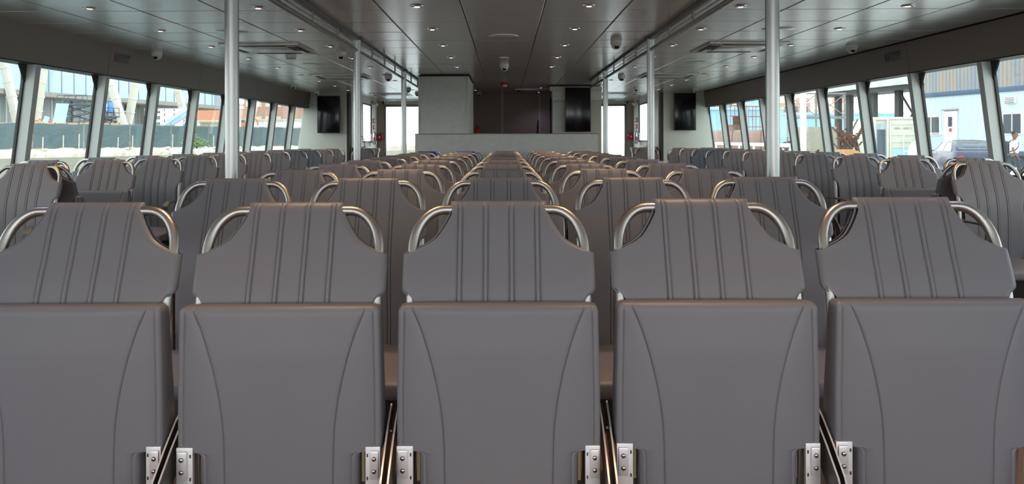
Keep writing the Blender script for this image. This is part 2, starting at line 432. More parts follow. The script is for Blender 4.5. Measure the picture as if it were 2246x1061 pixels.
# side walls, headers, windows
MY = [F*3.87*.0001665*k for k in range(0)]
YM = lambda n: 3.895*F*(.00095+.0001662*n)
for s in (-1, 1):
    nm = 'left' if s < 0 else 'right'
    SH = -.045 if s < 0 else .04
    P2 = lambda d, z: (s*(wx(z)+d+SH), z)
    def slab(z0, z1, d0, d1, y0, y1, mb, m):
        q = [P2(d0, z0), P2(d1, z0), P2(d1, z1), P2(d0, z1)]
        mb.prism([(x, y0, z) for x, z in q], (0, y1-y0, 0), m=m)
    mb = MB(); slab(-.0, ZS, 0, .20, YB, YF+.1, mb, BULK); slab(ZW, ZC+.2, .02, .20, YB, YF+.1, mb, CEILB); slab(ZS-.02, ZS, -.03, .2, YB, YF, mb, MULL)
    struct(mb.build('wall_'+nm, smooth=0))
    mb = MB(); ys = [YM(n)+.02 for n in range(-9, 10, 2)]; ys = [YB]+[y for y in ys if YB+.2 < y < YF-.3]+[YF]
    for a, b in zip(ys, ys[1:]): slab(1.16+.633, ZC, 0, .03, a+.003, b-.003, mb, HEAD)
    slab(1.16+.625, 1.16+.635, -.002, .16, YB, YF, mb, MULLD)
    o = struct(mb.build('trim_%d' % (1 if s < 0 else 2), smooth=0))
    k = 0
    for n in range(-9, 10):
        y1 = YM(n); y0 = YM(n-1)
        if y1 < YB: continue
        y0 = max(y0, YB); k += 1
        w = empty('window_%d' % (k if s < 0 else k+20), (s*wx(ZS), (y0+y1)/2, ZS)); struct(w)
        off = Vector(w.location)
        def add(name, mb, m, smooth=0):
            mb.v = [tuple(Vector(v)-off) for v in mb.v]; return mb.build(name, m, w, smooth=smooth)
        mb = MB(); slab(ZS, ZW, .086, .093, y0+.065, y1, mb, GLASS); add('pane', mb, GLASS)
        mb = MB(); slab(ZS, 1.785, .0, .105, y1, y1+.065, mb, MULL); add('mullion', mb, MULL)
        mb = MB(); slab(ZS, ZW, .080, .102, y1-.014, y1+.001, mb, MULLD); slab(ZS, ZW, .080, .102, y0+.064, y0+.079, mb, MULLD); slab(ZW-.016, ZW, .080, .102, y0+.065, y1, mb, MULLD); add('gasket', mb, MULLD)
        mb = MB(); T = [(y1-.11, ZW), (y1, ZW), (y1, ZW-.16)]
        mb.prism([(s*(wx(z)+.074+SH), yy, z) for yy, z in T], (s*.014, 0, 0), m=MULLD); add('gusset', mb, MULLD)
# end walls
def wallbox(name, x0, x1, y0, y1, z0, z1, m, bev=0):
    return struct(MB().box(((x0+x1)/2, (y0+y1)/2, (z0+z1)/2), (abs(x1-x0), abs(y1-y0), abs(z1-z0)), bev, m=m).build(name, smooth=0))
for s in (-1, 1):
    nm = 'left' if s < 0 else 'right'; A = 3.03
    mb = MB(); mb.prism([(s*A, YF, 0), (s*(wx(0)+.1), YF, 0), (s*(XC+.05), YF, ZC+.02), (s*A, YF, ZC+.02)], (0, .08, 0), m=BULK)
    struct(mb.build('wall_front_'+nm, smooth=0))
    wallbox('trim_%d' % (3 if s < 0 else 4), s*(A-.025), s*(A+.03), YF-.012, YF+.1, 0, ZC, MULLD)
    mb = MB(); wy0, wy1, wz0, wz1 = 15.72, 16.78, 1.12, 1.95
    for a, b, c, d in ((YF+.08, wy0, 0, ZC), (wy1, YE, 0, ZC), (wy0, wy1, 0, wz0), (wy0, wy1, wz1, ZC)):
        mb.box((s*(2.98+.012), (a+b)/2, (c+d)/2), (.024, b-a, d-c), m=ALCV)
    struct(mb.build('wall_alcove_'+nm, smooth=0))
    w = empty('window_%d' % (50 if s < 0 else 51), (s*2.98, (wy0+wy1)/2, wz0)); struct(w)
    MB().box((s*.012, 0, (wz1-wz0)/2), (.006, wy1-wy0, wz1-wz0), m=DGLASS).build('pane', parent=w, smooth=0)
    mb = MB()
    for yy in (-.52, .52): mb.box((s*.008, yy, (wz1-wz0)/2), (.03, .03, wz1-wz0), .004, m=MULLD)
    for zz in (.012, wz1-wz0-.012): mb.box((s*.008, 0, zz), (.03, wy1-wy0, .03), .004, m=MULLD)
    mb.build('window_frame', parent=w)
    wallbox('wall_end_'+nm, s*2.82, s*3.0, YE, YE+.08, 0, ZC, TAUPE)
mb = MB(); mb.box((0, YE+.04, (1.99+ZC)/2), (5.7, .08, ZC-1.99), m=MULL); mb.box((0, YE+.04, 1.0), (2.0, .08, 2.0), m=BROWN); struct(mb.build('wall_far', smooth=0))
for s in (-1, 1):
    d = empty('door_%d' % (1 if s < 0 else 2), (s*1.9, YE, 0)); struct(d)
    mb = MB()
    for x in (s*.9, -s*.875, 0): mb.box((x, .03, .995), (.05 if x else .04, .07, 1.99), .005, m=RAIL)
    for z in (1.965, .03): mb.box((0, .03, z), (1.8, .07, .05), .005, m=RAIL)
    mb.build('door_frame', parent=d)
    for x in (-.45, .45): MB().box((x, .03, 1.0), (.86, .012, 1.9), m=DGLASS).build('pane', parent=d, smooth=0)
# unseen wall behind the camera, opened up and set close to admit more daylight
mb = MB(); mb.box((0, YB-.04, .3), (7.9, .08, .6), m=BULK); mb.box((0, YB-.04, 2.05), (7.9, .08, .1), m=BULK)
for x in (-3.9, -2.6, -1.3, 0, 1.3, 2.6, 3.9): mb.box((x, YB-.04, 1.3), (.09, .08, 1.5), m=MULL)
struct(mb.build('wall_back', smooth=0))

# ------------------------------------------------------------------ poles and overhead rails
PY = [3.68, 6.77, 9.87]
for s in (-1, 1):
    for i, y in enumerate(PY):
        t = empty('support_pole', (s*1.322, y, 0), f'{("nearest","middle","farthest")[i]} steel support pole on the {"left" if s<0 else "right"} edge of the centre seat block', 'pole', 'floor to ceiling steel poles')
        MB().cyl((0,0,.01), (0,0,ZC), .0335, 28, m=POLE).build('pole', parent=t)
        MB().lathe([(.07,0),(.07,.008),(.045,.012),(.04,.03)], n=24, m=POLE).build('base_flange', parent=t)
        MB().lathe([(.036,ZC-.02),(.05,ZC-.012),(.055,ZC-.001)], n=24, m=RAIL).build('top_collar', parent=t)
    t = empty('overhead_rail', (s*1.322, 0, ZC), f'long overhead steel hand rail hung under the ceiling on the {"left" if s<0 else "right"}', 'rail', 'overhead hand rails')
    MB().cyl((0,-3,-.115), (0,11.55,-.115), .017, 16, m=POLE).build('hand_rail', parent=t)
    MB().box((0,4.28,-.014), (.05,14.6,.026), .004, m=RAIL).build('ceiling_rail', parent=t)
    y = PY[0]-.7725*8
    while y < 11.6:
        if min(abs(y-p) for p in PY) > .1: MB().cyl((0,y,-.115), (0,y,-.01), .009, 10, m=RAIL).build('hanger', parent=t)
        y += .7725

# ------------------------------------------------------------------ ceiling fittings
def emis(name, col, st): return mat(name, (0,0,0), emit=col, es=st)
WARM = emis('warm_led', (1,.66,.42), 1.7); COOL = emis('violet_led', (.84,.56,1), 1.45); NEUT = emis('white_led', (1,.74,.62), 1.9)
WARMC, COOLC, NEUTC = (1,.56,.28), (.76,.62,1), (1,.62,.36)
RING = MB().lathe([(.020,-.001),(.024,-.006),(.040,-.0075),(.046,-.004),(.047,-.0005)], n=24, m=CHROME).mesh('trim_ring')
DISC = {k: MB().lathe([(.019,-.0085),(.019,-.007)], n=20, m=m).mesh('lamp_disc') for k, m in (('w', WARM), ('c', COOL), ('n', NEUT), ('o', GREYL))}
DLC = [(-2.87,'w','outer left'),(-1.70,'c','inner left'),(-.592,'n','centre left'),(.592,'n','centre right'),(1.65,'c','inner right'),(2.81,'w','outer right')]
for x, kind, cn in DLC:
    for k in range(-8, 12):
        y = 5.22 + 1.07*k + (.0 if abs(x) > 1 else -.04)
        if y > 17.2 or y < YB+.5: continue
        if abs(x) < 1 and y > 10.4: continue
        if abs(x) > 2.5 and y > 14.3: continue
        kd = kind
        if kind == 'w' and k == 5: kd = 'o'
        if kind == 'c' and k >= 5: kd = 'o'
        if x == -.592 and k == 4: kd = 'c'
        t = empty('downlight', (x, y, ZC), f'{"unlit" if kd=="o" else {"w":"warm","c":"violet","n":"whitish"}[kd]} recessed downlight, {cn} ceiling line, {(ORD[k]+" visible one from the front") if k >= 0 else "overhead before the first seat rows"}', 'ceiling light', 'recessed ceiling downlights')
        part('trim_ring', RING, t); part('lamp_disc', DISC[kd], t)
        if kd != 'o':
            L = bpy.data.lights.new('downlight_beam', 'SPOT'); L.energy = {'w': 18, 'c': 12, 'n': 26}[kd]; L.color = {'w': WARMC, 'c': COOLC, 'n': NEUTC}[kd]
            L.spot_size = R(82); L.spot_blend = .75; L.shadow_soft_size = .022
            lo = bpy.data.objects.new('beam', L); COL.objects.link(lo); lo.parent = t; lo.location = (0, 0, -.012)
# lights in the stair lobby
for (px, py, kd) in ((1043,197,'c'),(1187,192,'c'),(1182,202,'c')):
    Y = .924*F/(py-VY)*-1; q = P(px, py, Y)
    t = empty('downlight', (q.x, Y, ZC), {1043: 'violet downlight beside the grey cabinet box in the lobby', 1187: 'violet lobby downlight by the far edge of the lobby air unit', 1182: 'violet lobby downlight at the rear wall past the air unit'}[px], 'ceiling light', 'recessed ceiling downlights')
    part('trim_ring', RING, t); part('lamp_disc', DISC[kd], t)
    L = bpy.data.lights.new('downlight_beam', 'SPOT'); L.energy = 4.5; L.color = COOLC; L.spot_size = R(120); L.spot_blend = .9; L.shadow_soft_size = .022
    lo = bpy.data.objects.new('beam', L); COL.objects.link(lo); lo.parent = t; lo.location = (0, 0, -.012)
def cassette(x, y, label, w=.76, d=.80):
    t = empty('air_conditioner', (x, y, ZC), label, 'air conditioner', 'ceiling cassette air units')
    MB().box((0,0,-.008), (w,d,.016), .006, m=GREYL).build('panel', parent=t)
    for yy, xx, ww, dd in ((-d*.36,0,w*.6,.05),(d*.36,0,w*.6,.05),(0,-w*.42,.05,d*.6),(0,w*.42,.05,d*.6)):
        MB().box((xx,yy,-.0165), (ww,dd,.004), .001, m=DARK).build('vent_slot', parent=t)
    MB().box((0,0,-.018), (w*.56,d*.5,.008), .004, m=GREYL).build('intake_grille', parent=t)
    s = -1 if x > 0 else 1
    for q in (0, .035): MB().box((s*w*.36-s*q, -d*.1+.0, -.018), (.018,.3,.003), m=DARK).build('louvre', parent=t)
for s, nm in ((-1,'left'), (1,'right')):
    cassette(s*2.33, 7.52, f'nearest grey ceiling air unit on the {nm}'); cassette(s*2.33, 10.85, f'middle grey ceiling air unit on the {nm} before the screen'); cassette(s*2.28, 15.1, f'farthest ceiling air unit, in the {nm} doorway passage')
cassette(.55, 13.9, 'violet-lit ceiling air unit in the central lobby', .72, .6)
def speaker(x, y, label, k=1):
    t = empty('ceiling_speaker', (x, y, ZC), label, 'speaker', 'flush round ceiling speakers')
    MB().lathe([(.115*k,-.007),(.105*k,-.009)], n=32, m=CEIL).build('grille', parent=t)
    MB().lathe([(.135*k,0),(.135*k,-.003),(.120*k,-.007),(.115*k,-.007),(.115*k,-.001)], n=32, m=CEIL).build('rim', parent=t)
for x, y, l in ((-2.3,6.38,'flush round speaker near the left front pole'),(2.3,6.3,'flush round speaker near the right front pole'),(-2.3,9.07,'flush round speaker between the two left air units'),(2.28,8.95,'flush round speaker between the two right air units'),(0,6.72,'flush round speaker on the ceiling centreline, nearer one'),(0,8.45,'small round ceiling disc just before the central dome camera')):
    speaker(x, y, l, .42 if y == 8.45 else 1)
def dome(x, y, label, r=.055, big=False):
    t = empty('dome_camera', (x, y, ZC), label, 'camera', 'dome security cameras')
    MB().lathe([(r*.95,0),(r,-.01),(r*.98,-.032),(r*.9,-.036)], n=24, m=WHITE).build('housing', parent=t)
    pr = [(r*.88*math.cos(R(a)), -.036-r*.85*math.sin(R(a))) for a in range(0, 90, 12)]
    MB().lathe(pr+[(.001,-.036-r*.85)], n=24, m=WHITE).build('dome', parent=t)
    MB().lathe([(r*.42,-.02),(r*.42,.0),(r*.3,.006)], n=16, M=Matrix.Rotation(R(215), 3, 'X'), c=(0.0,-r*.45,-.036-r*.5), m=SCRN).build('lens', parent=t)
for x, y, l in ((-3.60,7.8,'white dome camera at the left ceiling edge above the windows'),(-1.70,7.86,'white dome camera left of the middle left pole'),(-1.66,10.74,'round dome camera by the far left pole'),
    (-1.72,13.4,'small dome camera in the left passage, nearer of two'),(-1.69,14.5,'small dome camera in the left passage, farther of two'),(1.05,7.03,'round white dome camera beside the right overhead rail'),(0,9.2,'white dome camera on the ceiling centreline'),
    (1.68,10.8,'round dome camera just right of the far right pole'),(2.32,13.3,'dome camera in the right passage ceiling'),(3.42,7.4,'white dome camera at the right ceiling edge above the windows'),(3.47,13.7,'small dome camera above the right wall screen'),
    (-3.48,12.4,'small dome camera over the far left windows'),(-3.55,14.2,'small dome camera above the left wall screen'),(-.50,14.6,'small dome camera in the lobby corner'),(-2.72,17.2,'tiny camera above the left end door'),(2.74,17.2,'tiny camera above the right end door')):
    dome(x, y, l, .055 if y < 12 else .048)
t = empty('smoke_detector', (-2.26, 7.98, ZC), 'grey slotted smoke detector behind the nearest left air unit', 'smoke detector')
MB().lathe([(.06,0),(.06,-.03),(.05,-.05),(.03,-.055)], n=24, m=WHITE).build('body', parent=t)
mb = MB()
for a in range(0, 360, 45): mb.box((.045*math.cos(R(a)), .045*math.sin(R(a)), -.052), (.008,.008,.014), .001, m=DARK)
mb.build('vent', parent=t)
t = empty('alarm_beacon', (0, 12.1, ZC), 'red round alarm beacon on the lobby ceiling', 'alarm')
MB().lathe([(.09,0),(.09,-.012),(.06,-.03),(.045,-.035)], n=24, m=RED).build('base', parent=t)
MB().lathe([(.035,-.034),(.035,-.06),(.02,-.07)], n=20, m=WHITE).build('lens', parent=t)

# ------------------------------------------------------------------ central structure
t = empty('low_partition', (.025, 10.42, 0), 'low pale grey partition wall closing the centre seat block', 'partition')
MB().box((0,0,.6215), (2.53,.05,1.243), .004, m=GRAYP).build('panel', parent=t); MB().box((0,0,1.246), (2.54,.056,.012), .003, m=RAIL).build('cap_strip', parent=t)
t = empty('cabinet_box', (-.857, 10.5, 0), 'tall grey speckled cabinet box above the low partition', 'cabinet')
MB().box((0,.78,1.03), (.70,1.4,2.06), .012, m=GRAYP).build('body', parent=t)
MB().box((0,.78,2.066), (.72,1.42,.016), .005, m=MULLD).build('shadow_gap_strip', parent=t)  # dark strip stands for the shadow gap between box and ceiling
for x in (-.348, .34): MB().box((x,.075,1.03), (.02,.02,2.04), .004, m=BULK).build('corner_strip', parent=t)
MB().box((.352,.78,1.03), (.008,1.38,2.03), .003, m=BULK).build('side_panel', parent=t)
t = empty('screen_partition', (1.215, 12.7, 0), 'beige partition carrying a screen right of the lobby', 'partition')
MB().box((0,.10,1.0), (.83,.2,2.0), .006, m=BEIGEP).build('body', parent=t)
MB().box((0,.09,1.91), (.835,.21,.16), .005, m=GRAYP).build('upper_panel', parent=t)
MB().box((-.02,.075,2.02), (.88,.26,.075), .005, m=BEIGEP).build('head_box', parent=t)
MB().box((-.29,-.002,1.48), (.23,.008,.62), .003, m=GRAYP).build('speckled_panel', parent=t)
MB().box((-.405,-.004,1.0), (.02,.02,2.0), .003, m=MULL).build('corner_strip', parent=t)
wallbox('wall_lobby', -1.25, 1.72, 14.95, 15.0, 0, ZC, BROWN)
wallbox('wall_lobby_left', -1.25, -1.2, 12.2, 15.0, 0, ZC, BROWN); wallbox('wall_lobby_right', 1.60, 1.65, 12.95, 15.0, 0, ZC, BROWN)
wallbox('trim_5', -.075, -.035, 14.93, 14.95, 0, ZC, BEIGEP)
wallbox('trim_6', .67, .70, 14.93, 14.95, 0, ZC, BEIGEP); wallbox('trim_7', .70, .89, 14.94, 14.95, 0, ZC, TAUPE); wallbox('door_3', .89, .98, 14.9, 14.95, 0, 2.0, MULLD)
t = empty('handset', (.62, 14.8, 0), 'thin black slanted pole leaning in the lobby beside the narrow panel', 'pole')
MB().cyl((-.06,0,0), (.03,.1,1.50), .016, 8, m=BLACK).build('pole', parent=t); MB().box((.033,.1,1.47), (.03,.03,.16), .006, m=BLACK).build('grip', parent=t)
def extinguisher(loc, label, col, s=1.):
    t = empty('fire_extinguisher', loc, label, 'fire extinguisher')
    MB().lathe([(.05*s,0),(.055*s,.01),(.055*s,.28*s),(.04*s,.33*s),(.018*s,.35*s)], n=20, m=col).build('cylinder', parent=t)
    MB().box((0,-.01,.375*s), (.03*s,.07*s,.03*s), .004, m=BLACK).build('valve', parent=t)
    MB().sweep([(.0,-.03*s,.37*s),(.05*s,-.06*s,.33*s),(.065*s,-.05*s,.2*s),(.06*s,-.04*s,.1*s)], .007, 8, m=BLACK).build('hose', parent=t)
    MB().box((0,-.053*s,.16*s), (.06*s,.006,.11*s), .002, m=WHITE if col is RED else REDS).build('sticker', parent=t); return t
extinguisher((-.46, 12.4, 1.02), 'red and white extinguisher top peeking over the low partition', RED)
MB_stand = MB().box((-.46,12.45,.51), (.16,.3,1.01), .01, m=BROWN).build('pedestal'); tag(MB_stand, 'brown pedestal behind the low partition under the red extinguisher', 'pedestal')
def tv(c, w, h, label, name='wall_screen'):
    t = empty(name, c, label, 'screen', 'portrait wall screens')
    MB().box((0,0,0), (w,.05,h), .006, m=BLACK).build('casing', parent=t)
    MB().box((0,-.0262,0), (w-.024,.004,h-.03), .001, m=SCRN).build('display', parent=t)
    MB().box((0,.035,0), (w*.5,.05,h*.5), .003, m=BLACK).build('wall_mount', parent=t); return t
tv((1.2225,12.62,1.665), .43, .745, 'glossy portrait screen on the beige central partition')
tv((-3.395,14.47,1.66), .43, .715, 'black portrait screen on the pale left bulkhead'); tv((3.46,14.47,1.695), .415, .72, 'black portrait screen on the pale right bulkhead')

# ------------------------------------------------------------------ alcove fittings
for s in (-1, 1):
    nm = 'left' if s < 0 else 'right'
    t = empty('counter', (s*2.87, 15.1, 0), f'dark counter with grey top along the {nm} alcove wall', 'counter', 'alcove counters')
    MB().box((0,0,.5), (.20,.9,1.0), .008, m=CNTR).build('cabinet_body', parent=t); MB().box((-s*.01,0,1.012), (.24,.94,.03), .006, m=GRAYP).build('worktop', parent=t)
    for yy in (-.22,.22): MB().box((-s*.104,yy,.55), (.01,.4,.8), .003, m=CNTR).build('door', parent=t)
    t = empty('fluted_pedestal', (s*2.62, 15.2, 0), f'white fluted pedestal at the end of the {nm} counter', 'pedestal', 'white pedestals')
    mb = MB(); mb.box((0,0,.46), (.11,.11,.92), .004, m=WPAINT)
    for x in (-.038,0,.038): mb.cyl((x,-.056,.03), (x,-.056,.86), .012, 10, m=WPAINT)
    mb.build('shaft', parent=t); MB().box((0,0,.03), (.16,.16,.06), .008, m=WPAINT).build('base', parent=t)
    MB().lathe([(.08,.88),(.085,.9),(.10,.93),(.115,.95),(.115,1.0),(.09,1.005)], n=4, M=Matrix.Rotation(R(45), 3, 'Z'), m=WPAINT).build('capital', parent=t)
    for i, (z, h, what) in enumerate(((1.605,.11,'square red fire sign'),(1.46,.10,'narrow red sign'))):
        t = empty('wall_sign', (s*2.975, 17.05, z), f'{what} on the {nm} alcove wall {"above the narrow one" if i==0 else "above the extinguisher"}', 'sign', 'red safety signs')
        MB().box((0,0,0), (.02,.26 if i == 0 else .18,h), .002, m=REDS).build('plate', parent=t)
        MB().box((-s*.0105,0,0), (.002,.10,h*.5), m=WHITE).build('pictogram', parent=t)
    t = extinguisher((s*2.90, 16.7, 1.07), f'silver fire extinguisher hung on the {nm} alcove wall', BRKT, .75)
    MB().box((s*.05,0,.14), (.06,.05,.2), .004, m=MULL).build('wall_bracket', parent=t)
    t = empty('fire_bell', (s*2.91, YE-.03, 1.235), f'round red fire bell beside the {nm} end door', 'bell', 'red fire bells')
    MB().lathe([(.085,0),(.085,.02),(.07,.045),(.03,.055)], n=28, M=Matrix.Rotation(R(90), 3, 'X'), m=RED).build('gong', parent=t)
    MB().lathe([(.022,0),(.02,.012)], n=14, M=Matrix.Rotation(R(90), 3, 'X'), c=(0,-.054,0), m=WHITE).build('boss', parent=t)
    t = empty('emergency_lamp', (s*2.94, 16.8, 1.97), f'twin emergency lamp high on the {nm} alcove wall', 'lamp', 'twin emergency lamps')
    MB().box((0,0,.03), (.07,.16,.09), .01, m=BEIGEP).build('housing', parent=t)
    for yy in (-.06, .06): MB().lathe([(.02,-.05),(.045,0),(.042,.015)], n=18, M=Matrix.Rotation(R(s*-60), 3, 'Y') @ Matrix.Rotation(R(160), 3, 'X'), c=(-s*.05,yy,-.01), m=WHITE).build('lamp_head', parent=t)
t = empty('gooseneck_rod', (-2.84, 15.2, 1.027), 'thin black gooseneck rod rising from the left counter', 'microphone')
MB().sweep([(0,0,0),(0,0,.08),(-.02,0,.16),(-.055,0,.215),(-.075,0,.22)], .007, 8, m=BLACK).build('stem', parent=t); MB().lathe([(.03,0),(.03,.012)], n=16, m=BLACK).build('base', parent=t)

# no-smoking stickers on the headers
LET0 = []
STK = mat('sticker_film', (.16,.165,.17), .4); STD = mat('sticker_print', (.035,.038,.045), .5); STR = mat('sticker_red', (.16,.03,.03), .5)
for s, yc in ((-1, 7.42), (1, 7.46)):
    zc = 1.16+.815; nm = 'left' if s < 0 else 'right'; th = math.atan(LEAN)
    t = empty('no_smoking_sticker', (s*(wx(zc)-.002+(-.045 if s < 0 else .04)), yc, zc), f'faded no smoking sticker on the {nm} header panel', 'sticker', 'no smoking stickers')
    # local x along the cabin, local y up the panel, local z out of it
    X = Vector((0, 1 if s < 0 else -1, 0)); Yv = Vector((-s*LEAN, 0, 1)).normalized(); Z = X.cross(Yv)
    t.rotation_euler = Matrix((X, Yv, Z)).transposed().to_euler()
    MB().box((0,0,0), (.30,.105,.002), m=STK).build('film', parent=t, smooth=0)
    ring = [(-.105+.035*math.cos(R(a)), .035*math.sin(R(a)), .0018) for a in range(0, 360, 12)]
    mb = MB(); mb.sweep(ring, .004, 6, closed=True, m=STR); mb.bar((-.13,.024,.002), (-.08,-.024,.002), .007, .002, m=STR); mb.bar((-.128,0,.0015), (-.085,0,.0015), .008, .002, m=STD); mb.build('pictogram', parent=t)
    cu = bpy.data.curves.new('lettering', 'FONT'); cu.body = 'NO SMOKING'; cu.size = .034; cu.extrude = .0006; cu.materials.append(STD)
    LET0.append((cu, t, (-.06, .018, .0016), (0,0,0)))
    mb = MB(); mb.box((.042,.004,.0015), (.19,.006,.001), m=STD); mb.box((.03,-.018,.0015), (.17,.004,.001), m=STD); mb.box((.035,-.032,.0015), (.18,.004,.001), m=STD); mb.build('small_print', parent=t, smooth=0)
# ------------------------------------------------------------------ outside: materials
GBLUE = mat('pale_blue_facade_glass', (.33,.46,.50), .12, spec=.8, coat=.3)
GSTRK = mat('grey_storefront', (.20,.24,.26), .4, noise=((.36,.42,.44), 1.2, (3,3,.15), .15))
SLAB = mat('concrete_slab_edge', (.20,.19,.175), .7, noise=((.34,.33,.30), 2, (1,1,3), .2))
CREAM = mat('cream_steel', (.56,.53,.46), .6)
FENCE = mat('green_windscreen_fabric', (.085,.130,.132), .8, noise=((.12,.17,.17), .8, (1,1,.4), .25), bump=(1.5, .6, .2))
TARP = mat('white_tarp', (.70,.69,.62), .7, noise=((.48,.42,.31), 1.6, (1,1,1), .2), bump=(2, .8, .2))
QUAY = mat('beige_quay_concrete', (.36,.33,.26), .8, noise=((.30,.28,.22), 1.5, (1,1,.2), .22))
GROUNDM = mat('dusty_ground', (.50,.45,.36), .9, noise=((.38,.34,.28), .5, (1,1,1), .3))
DOCK = mat('pale_dock_concrete', (.60,.60,.56), .8, noise=((.50,.50,.47), .6, (1,1,1), .3))
WATER = mat('harbour_water', (.05,.09,.09), .12, spec=.6, bump=(1.2, .5, .2))
ORNG = mat('orange_paint', (.72,.16,.05), .6)
YELW = mat('timber_yellow', (.52,.32,.13), .7)
LBLUE = mat('light_blue_panel', (.36,.55,.68), .5)
BLUEP = mat('bright_blue_paint', (.05,.22,.60), .5)
NAVY = mat('dark_machine_steel', (.05,.07,.09), .5)
GREENV = mat('green_vest', (.25,.62,.12), .6)
BRICKO = mat('orange_brick', (.62,.25,.14), .8, noise=((.70,.34,.22), 1, (1,1,4), .3))
BRICKB = mat('brown_brick', (.50,.30,.22), .8)
TOWER = mat('dark_tower_facade', (.16,.22,.26), .4, noise=((.26,.33,.37), .3, (3,3,.2), .2))
STONE = mat('pale_stone', (.66,.60,.48), .8)
SCAFR = mat('faded_red_scaffold', (.36,.15,.13), .6)
RUSTW = mat('rusty_corrugated_wall', (.22,.27,.31), .7, noise=((.36,.30,.24), .8, (1.6,1.6,.16), .16), bump=(3, .3, .1))
TRLR = mat('pale_blue_siding', (.46,.54,.575), .5)
BTRIM = mat('blue_trim_paint', (.055,.09,.15), .5)
DGLZ = mat('dark_window_glass', (.07,.08,.09), .1, coat=.3)
CONT = mat('cream_container_paint', (.60,.60,.48), .5, noise=((.52,.53,.43), 2, (1,1,1), .2))
RUST = mat('rusty_steel', (.15,.065,.035), .8, noise=((.08,.045,.03), 3, (1,1,1), .2))
TANKM = mat('brown_primed_tank', (.30,.18,.13), .6, noise=((.22,.12,.09), 1, (1,1,1), .3))
BLKST = mat('black_steel_frame', (.035,.035,.035), .6)
GANT = mat('white_gantry_paint', (.60,.62,.57), .6, noise=((.48,.49,.44), 1.5, (1,1,1), .25))
BWH = mat('sky_blue_warehouse', (.24,.44,.58), .6, noise=((.32,.52,.64), .4, (1,1,.2), .2))
CARP = mat('dark_blue_car_paint', (.02,.03,.06), .3, coat=.25)
CARG = mat('car_glass', (.05,.07,.08), .04, spec=1., coat=1.)
TIRE = mat('tyre_rubber', (.02,.02,.02), .8)
SKIN = mat('dark_skin', (.16,.075,.045), .5)
SKINL = mat('light_skin', (.45,.26,.18), .5)
HAIR = mat('black_hair', (.015,.012,.012), .7)
SHIRT = mat('white_shirt', (.80,.82,.85), .7)
TROU = mat('dark_trousers', (.04,.042,.05), .8)
BAG = mat('dark_backpack_cloth', (.03,.035,.045), .8)
LEAF = mat('dry_green_leaves', (.16,.24,.07), .8)

def top(o, label, cat, group=None): return tag(o, label, cat, group)
ZL = .56; ZR = -.33
# water, grounds
MB().box((0, 200, -1.65), (700, 600, .1), m=WATER).build('water', smooth=0); bpy.data.objects['water']['kind'] = 'structure'
FA = Vector((-33.6, 53.5, 0)); FD = Vector((10, 17.2, 0)); fl = FD.length; fd = FD.normalized(); fn = Vector((-fd.y, fd.x, 0))   # fn points away from the boat
FL = lambda t, off=0, z=0: FA + FD*t + fn*off + Vector((0, 0, z))
def quad_ground(name, pts, z, depth, m):
    mb = MB(); mb.prism([(x, y, z-depth) for x, y in pts], (0, 0, depth), m=m); o = mb.build(name, smooth=0); o['kind'] = 'structure'; return o
a, b = FL(-1.6, -.35), FL(4.5, -.35); c, d = FL(4.5, 160), FL(-1.6, 160)
quad_ground('ground', [(a.x, a.y), (b.x, b.y), (c.x, c.y), (d.x, d.y)], ZL-.02, 2.6, GROUNDM)
mb = MB(); mb.bar(FL(-1.6, -1.15, -1.0), FL(4.5, -1.15, -1.0), 1.7, 2.04, m=QUAY, up=(0,0,1)); 
o = mb.build('quay_wall', smooth=0); o['kind'] = 'structure'
quad_ground('dock', [(7.0, -30), (160, -30), (160, 320), (7.0, 320)], ZR, 1.6, DOCK)
# green screened fence: panels one by one
seg = 3.7
n0 = int(-1.0*fl/seg); n1 = int(2.1*fl/seg)
for k in range(n0, n1):
    t0, t1 = k*seg/fl, (k+1)*seg/fl-.004
    p = FL((t0+t1)/2, 0, 0); px = VX+F*p.x/p.y
    if px < -160 or px > 700: continue
    t = empty('fence_panel', FL((t0+t1)/2, 0, ZL), f'green screened fence panel on the left quay, panel {k-n0+1} counted from the nearest end', 'fence', 'green screened fence panels')
    t.rotation_euler.z = math.atan2(FD.y, FD.x)
    mb = MB(); N = 14; L = seg-.12
    r0, r1 = [], []
    for i in range(N+1):
        x = -L/2+L*i/N; wv = .05*math.sin(i*1.9+k)+.03*math.sin(i*4.1); r0.append((x, wv, .10+.05*math.sin(i*.9+k))); r1.append((x, wv*.3, 1.86+.02*math.sin(i+k)))
    ring = []
    mb.loft([[q for q in r0]+[(x, y+.03, z) for x, y, z in r0[::-1]], [q for q in r1]+[(x, y+.03, z) for x, y, z in r1[::-1]]], m=FENCE)
    mb.build('screen_cloth', parent=t)
    for x in (-L/2-.03, L/2+.03): MB().cyl((x,.03,-.02), (x,.03,2.0), .03, 8, m=SLAB).build('post', parent=t)
    MB().cyl((-L/2,.04,1.9), (L/2,.04,1.9), .02, 8, m=SLAB).build('top_rail', parent=t)
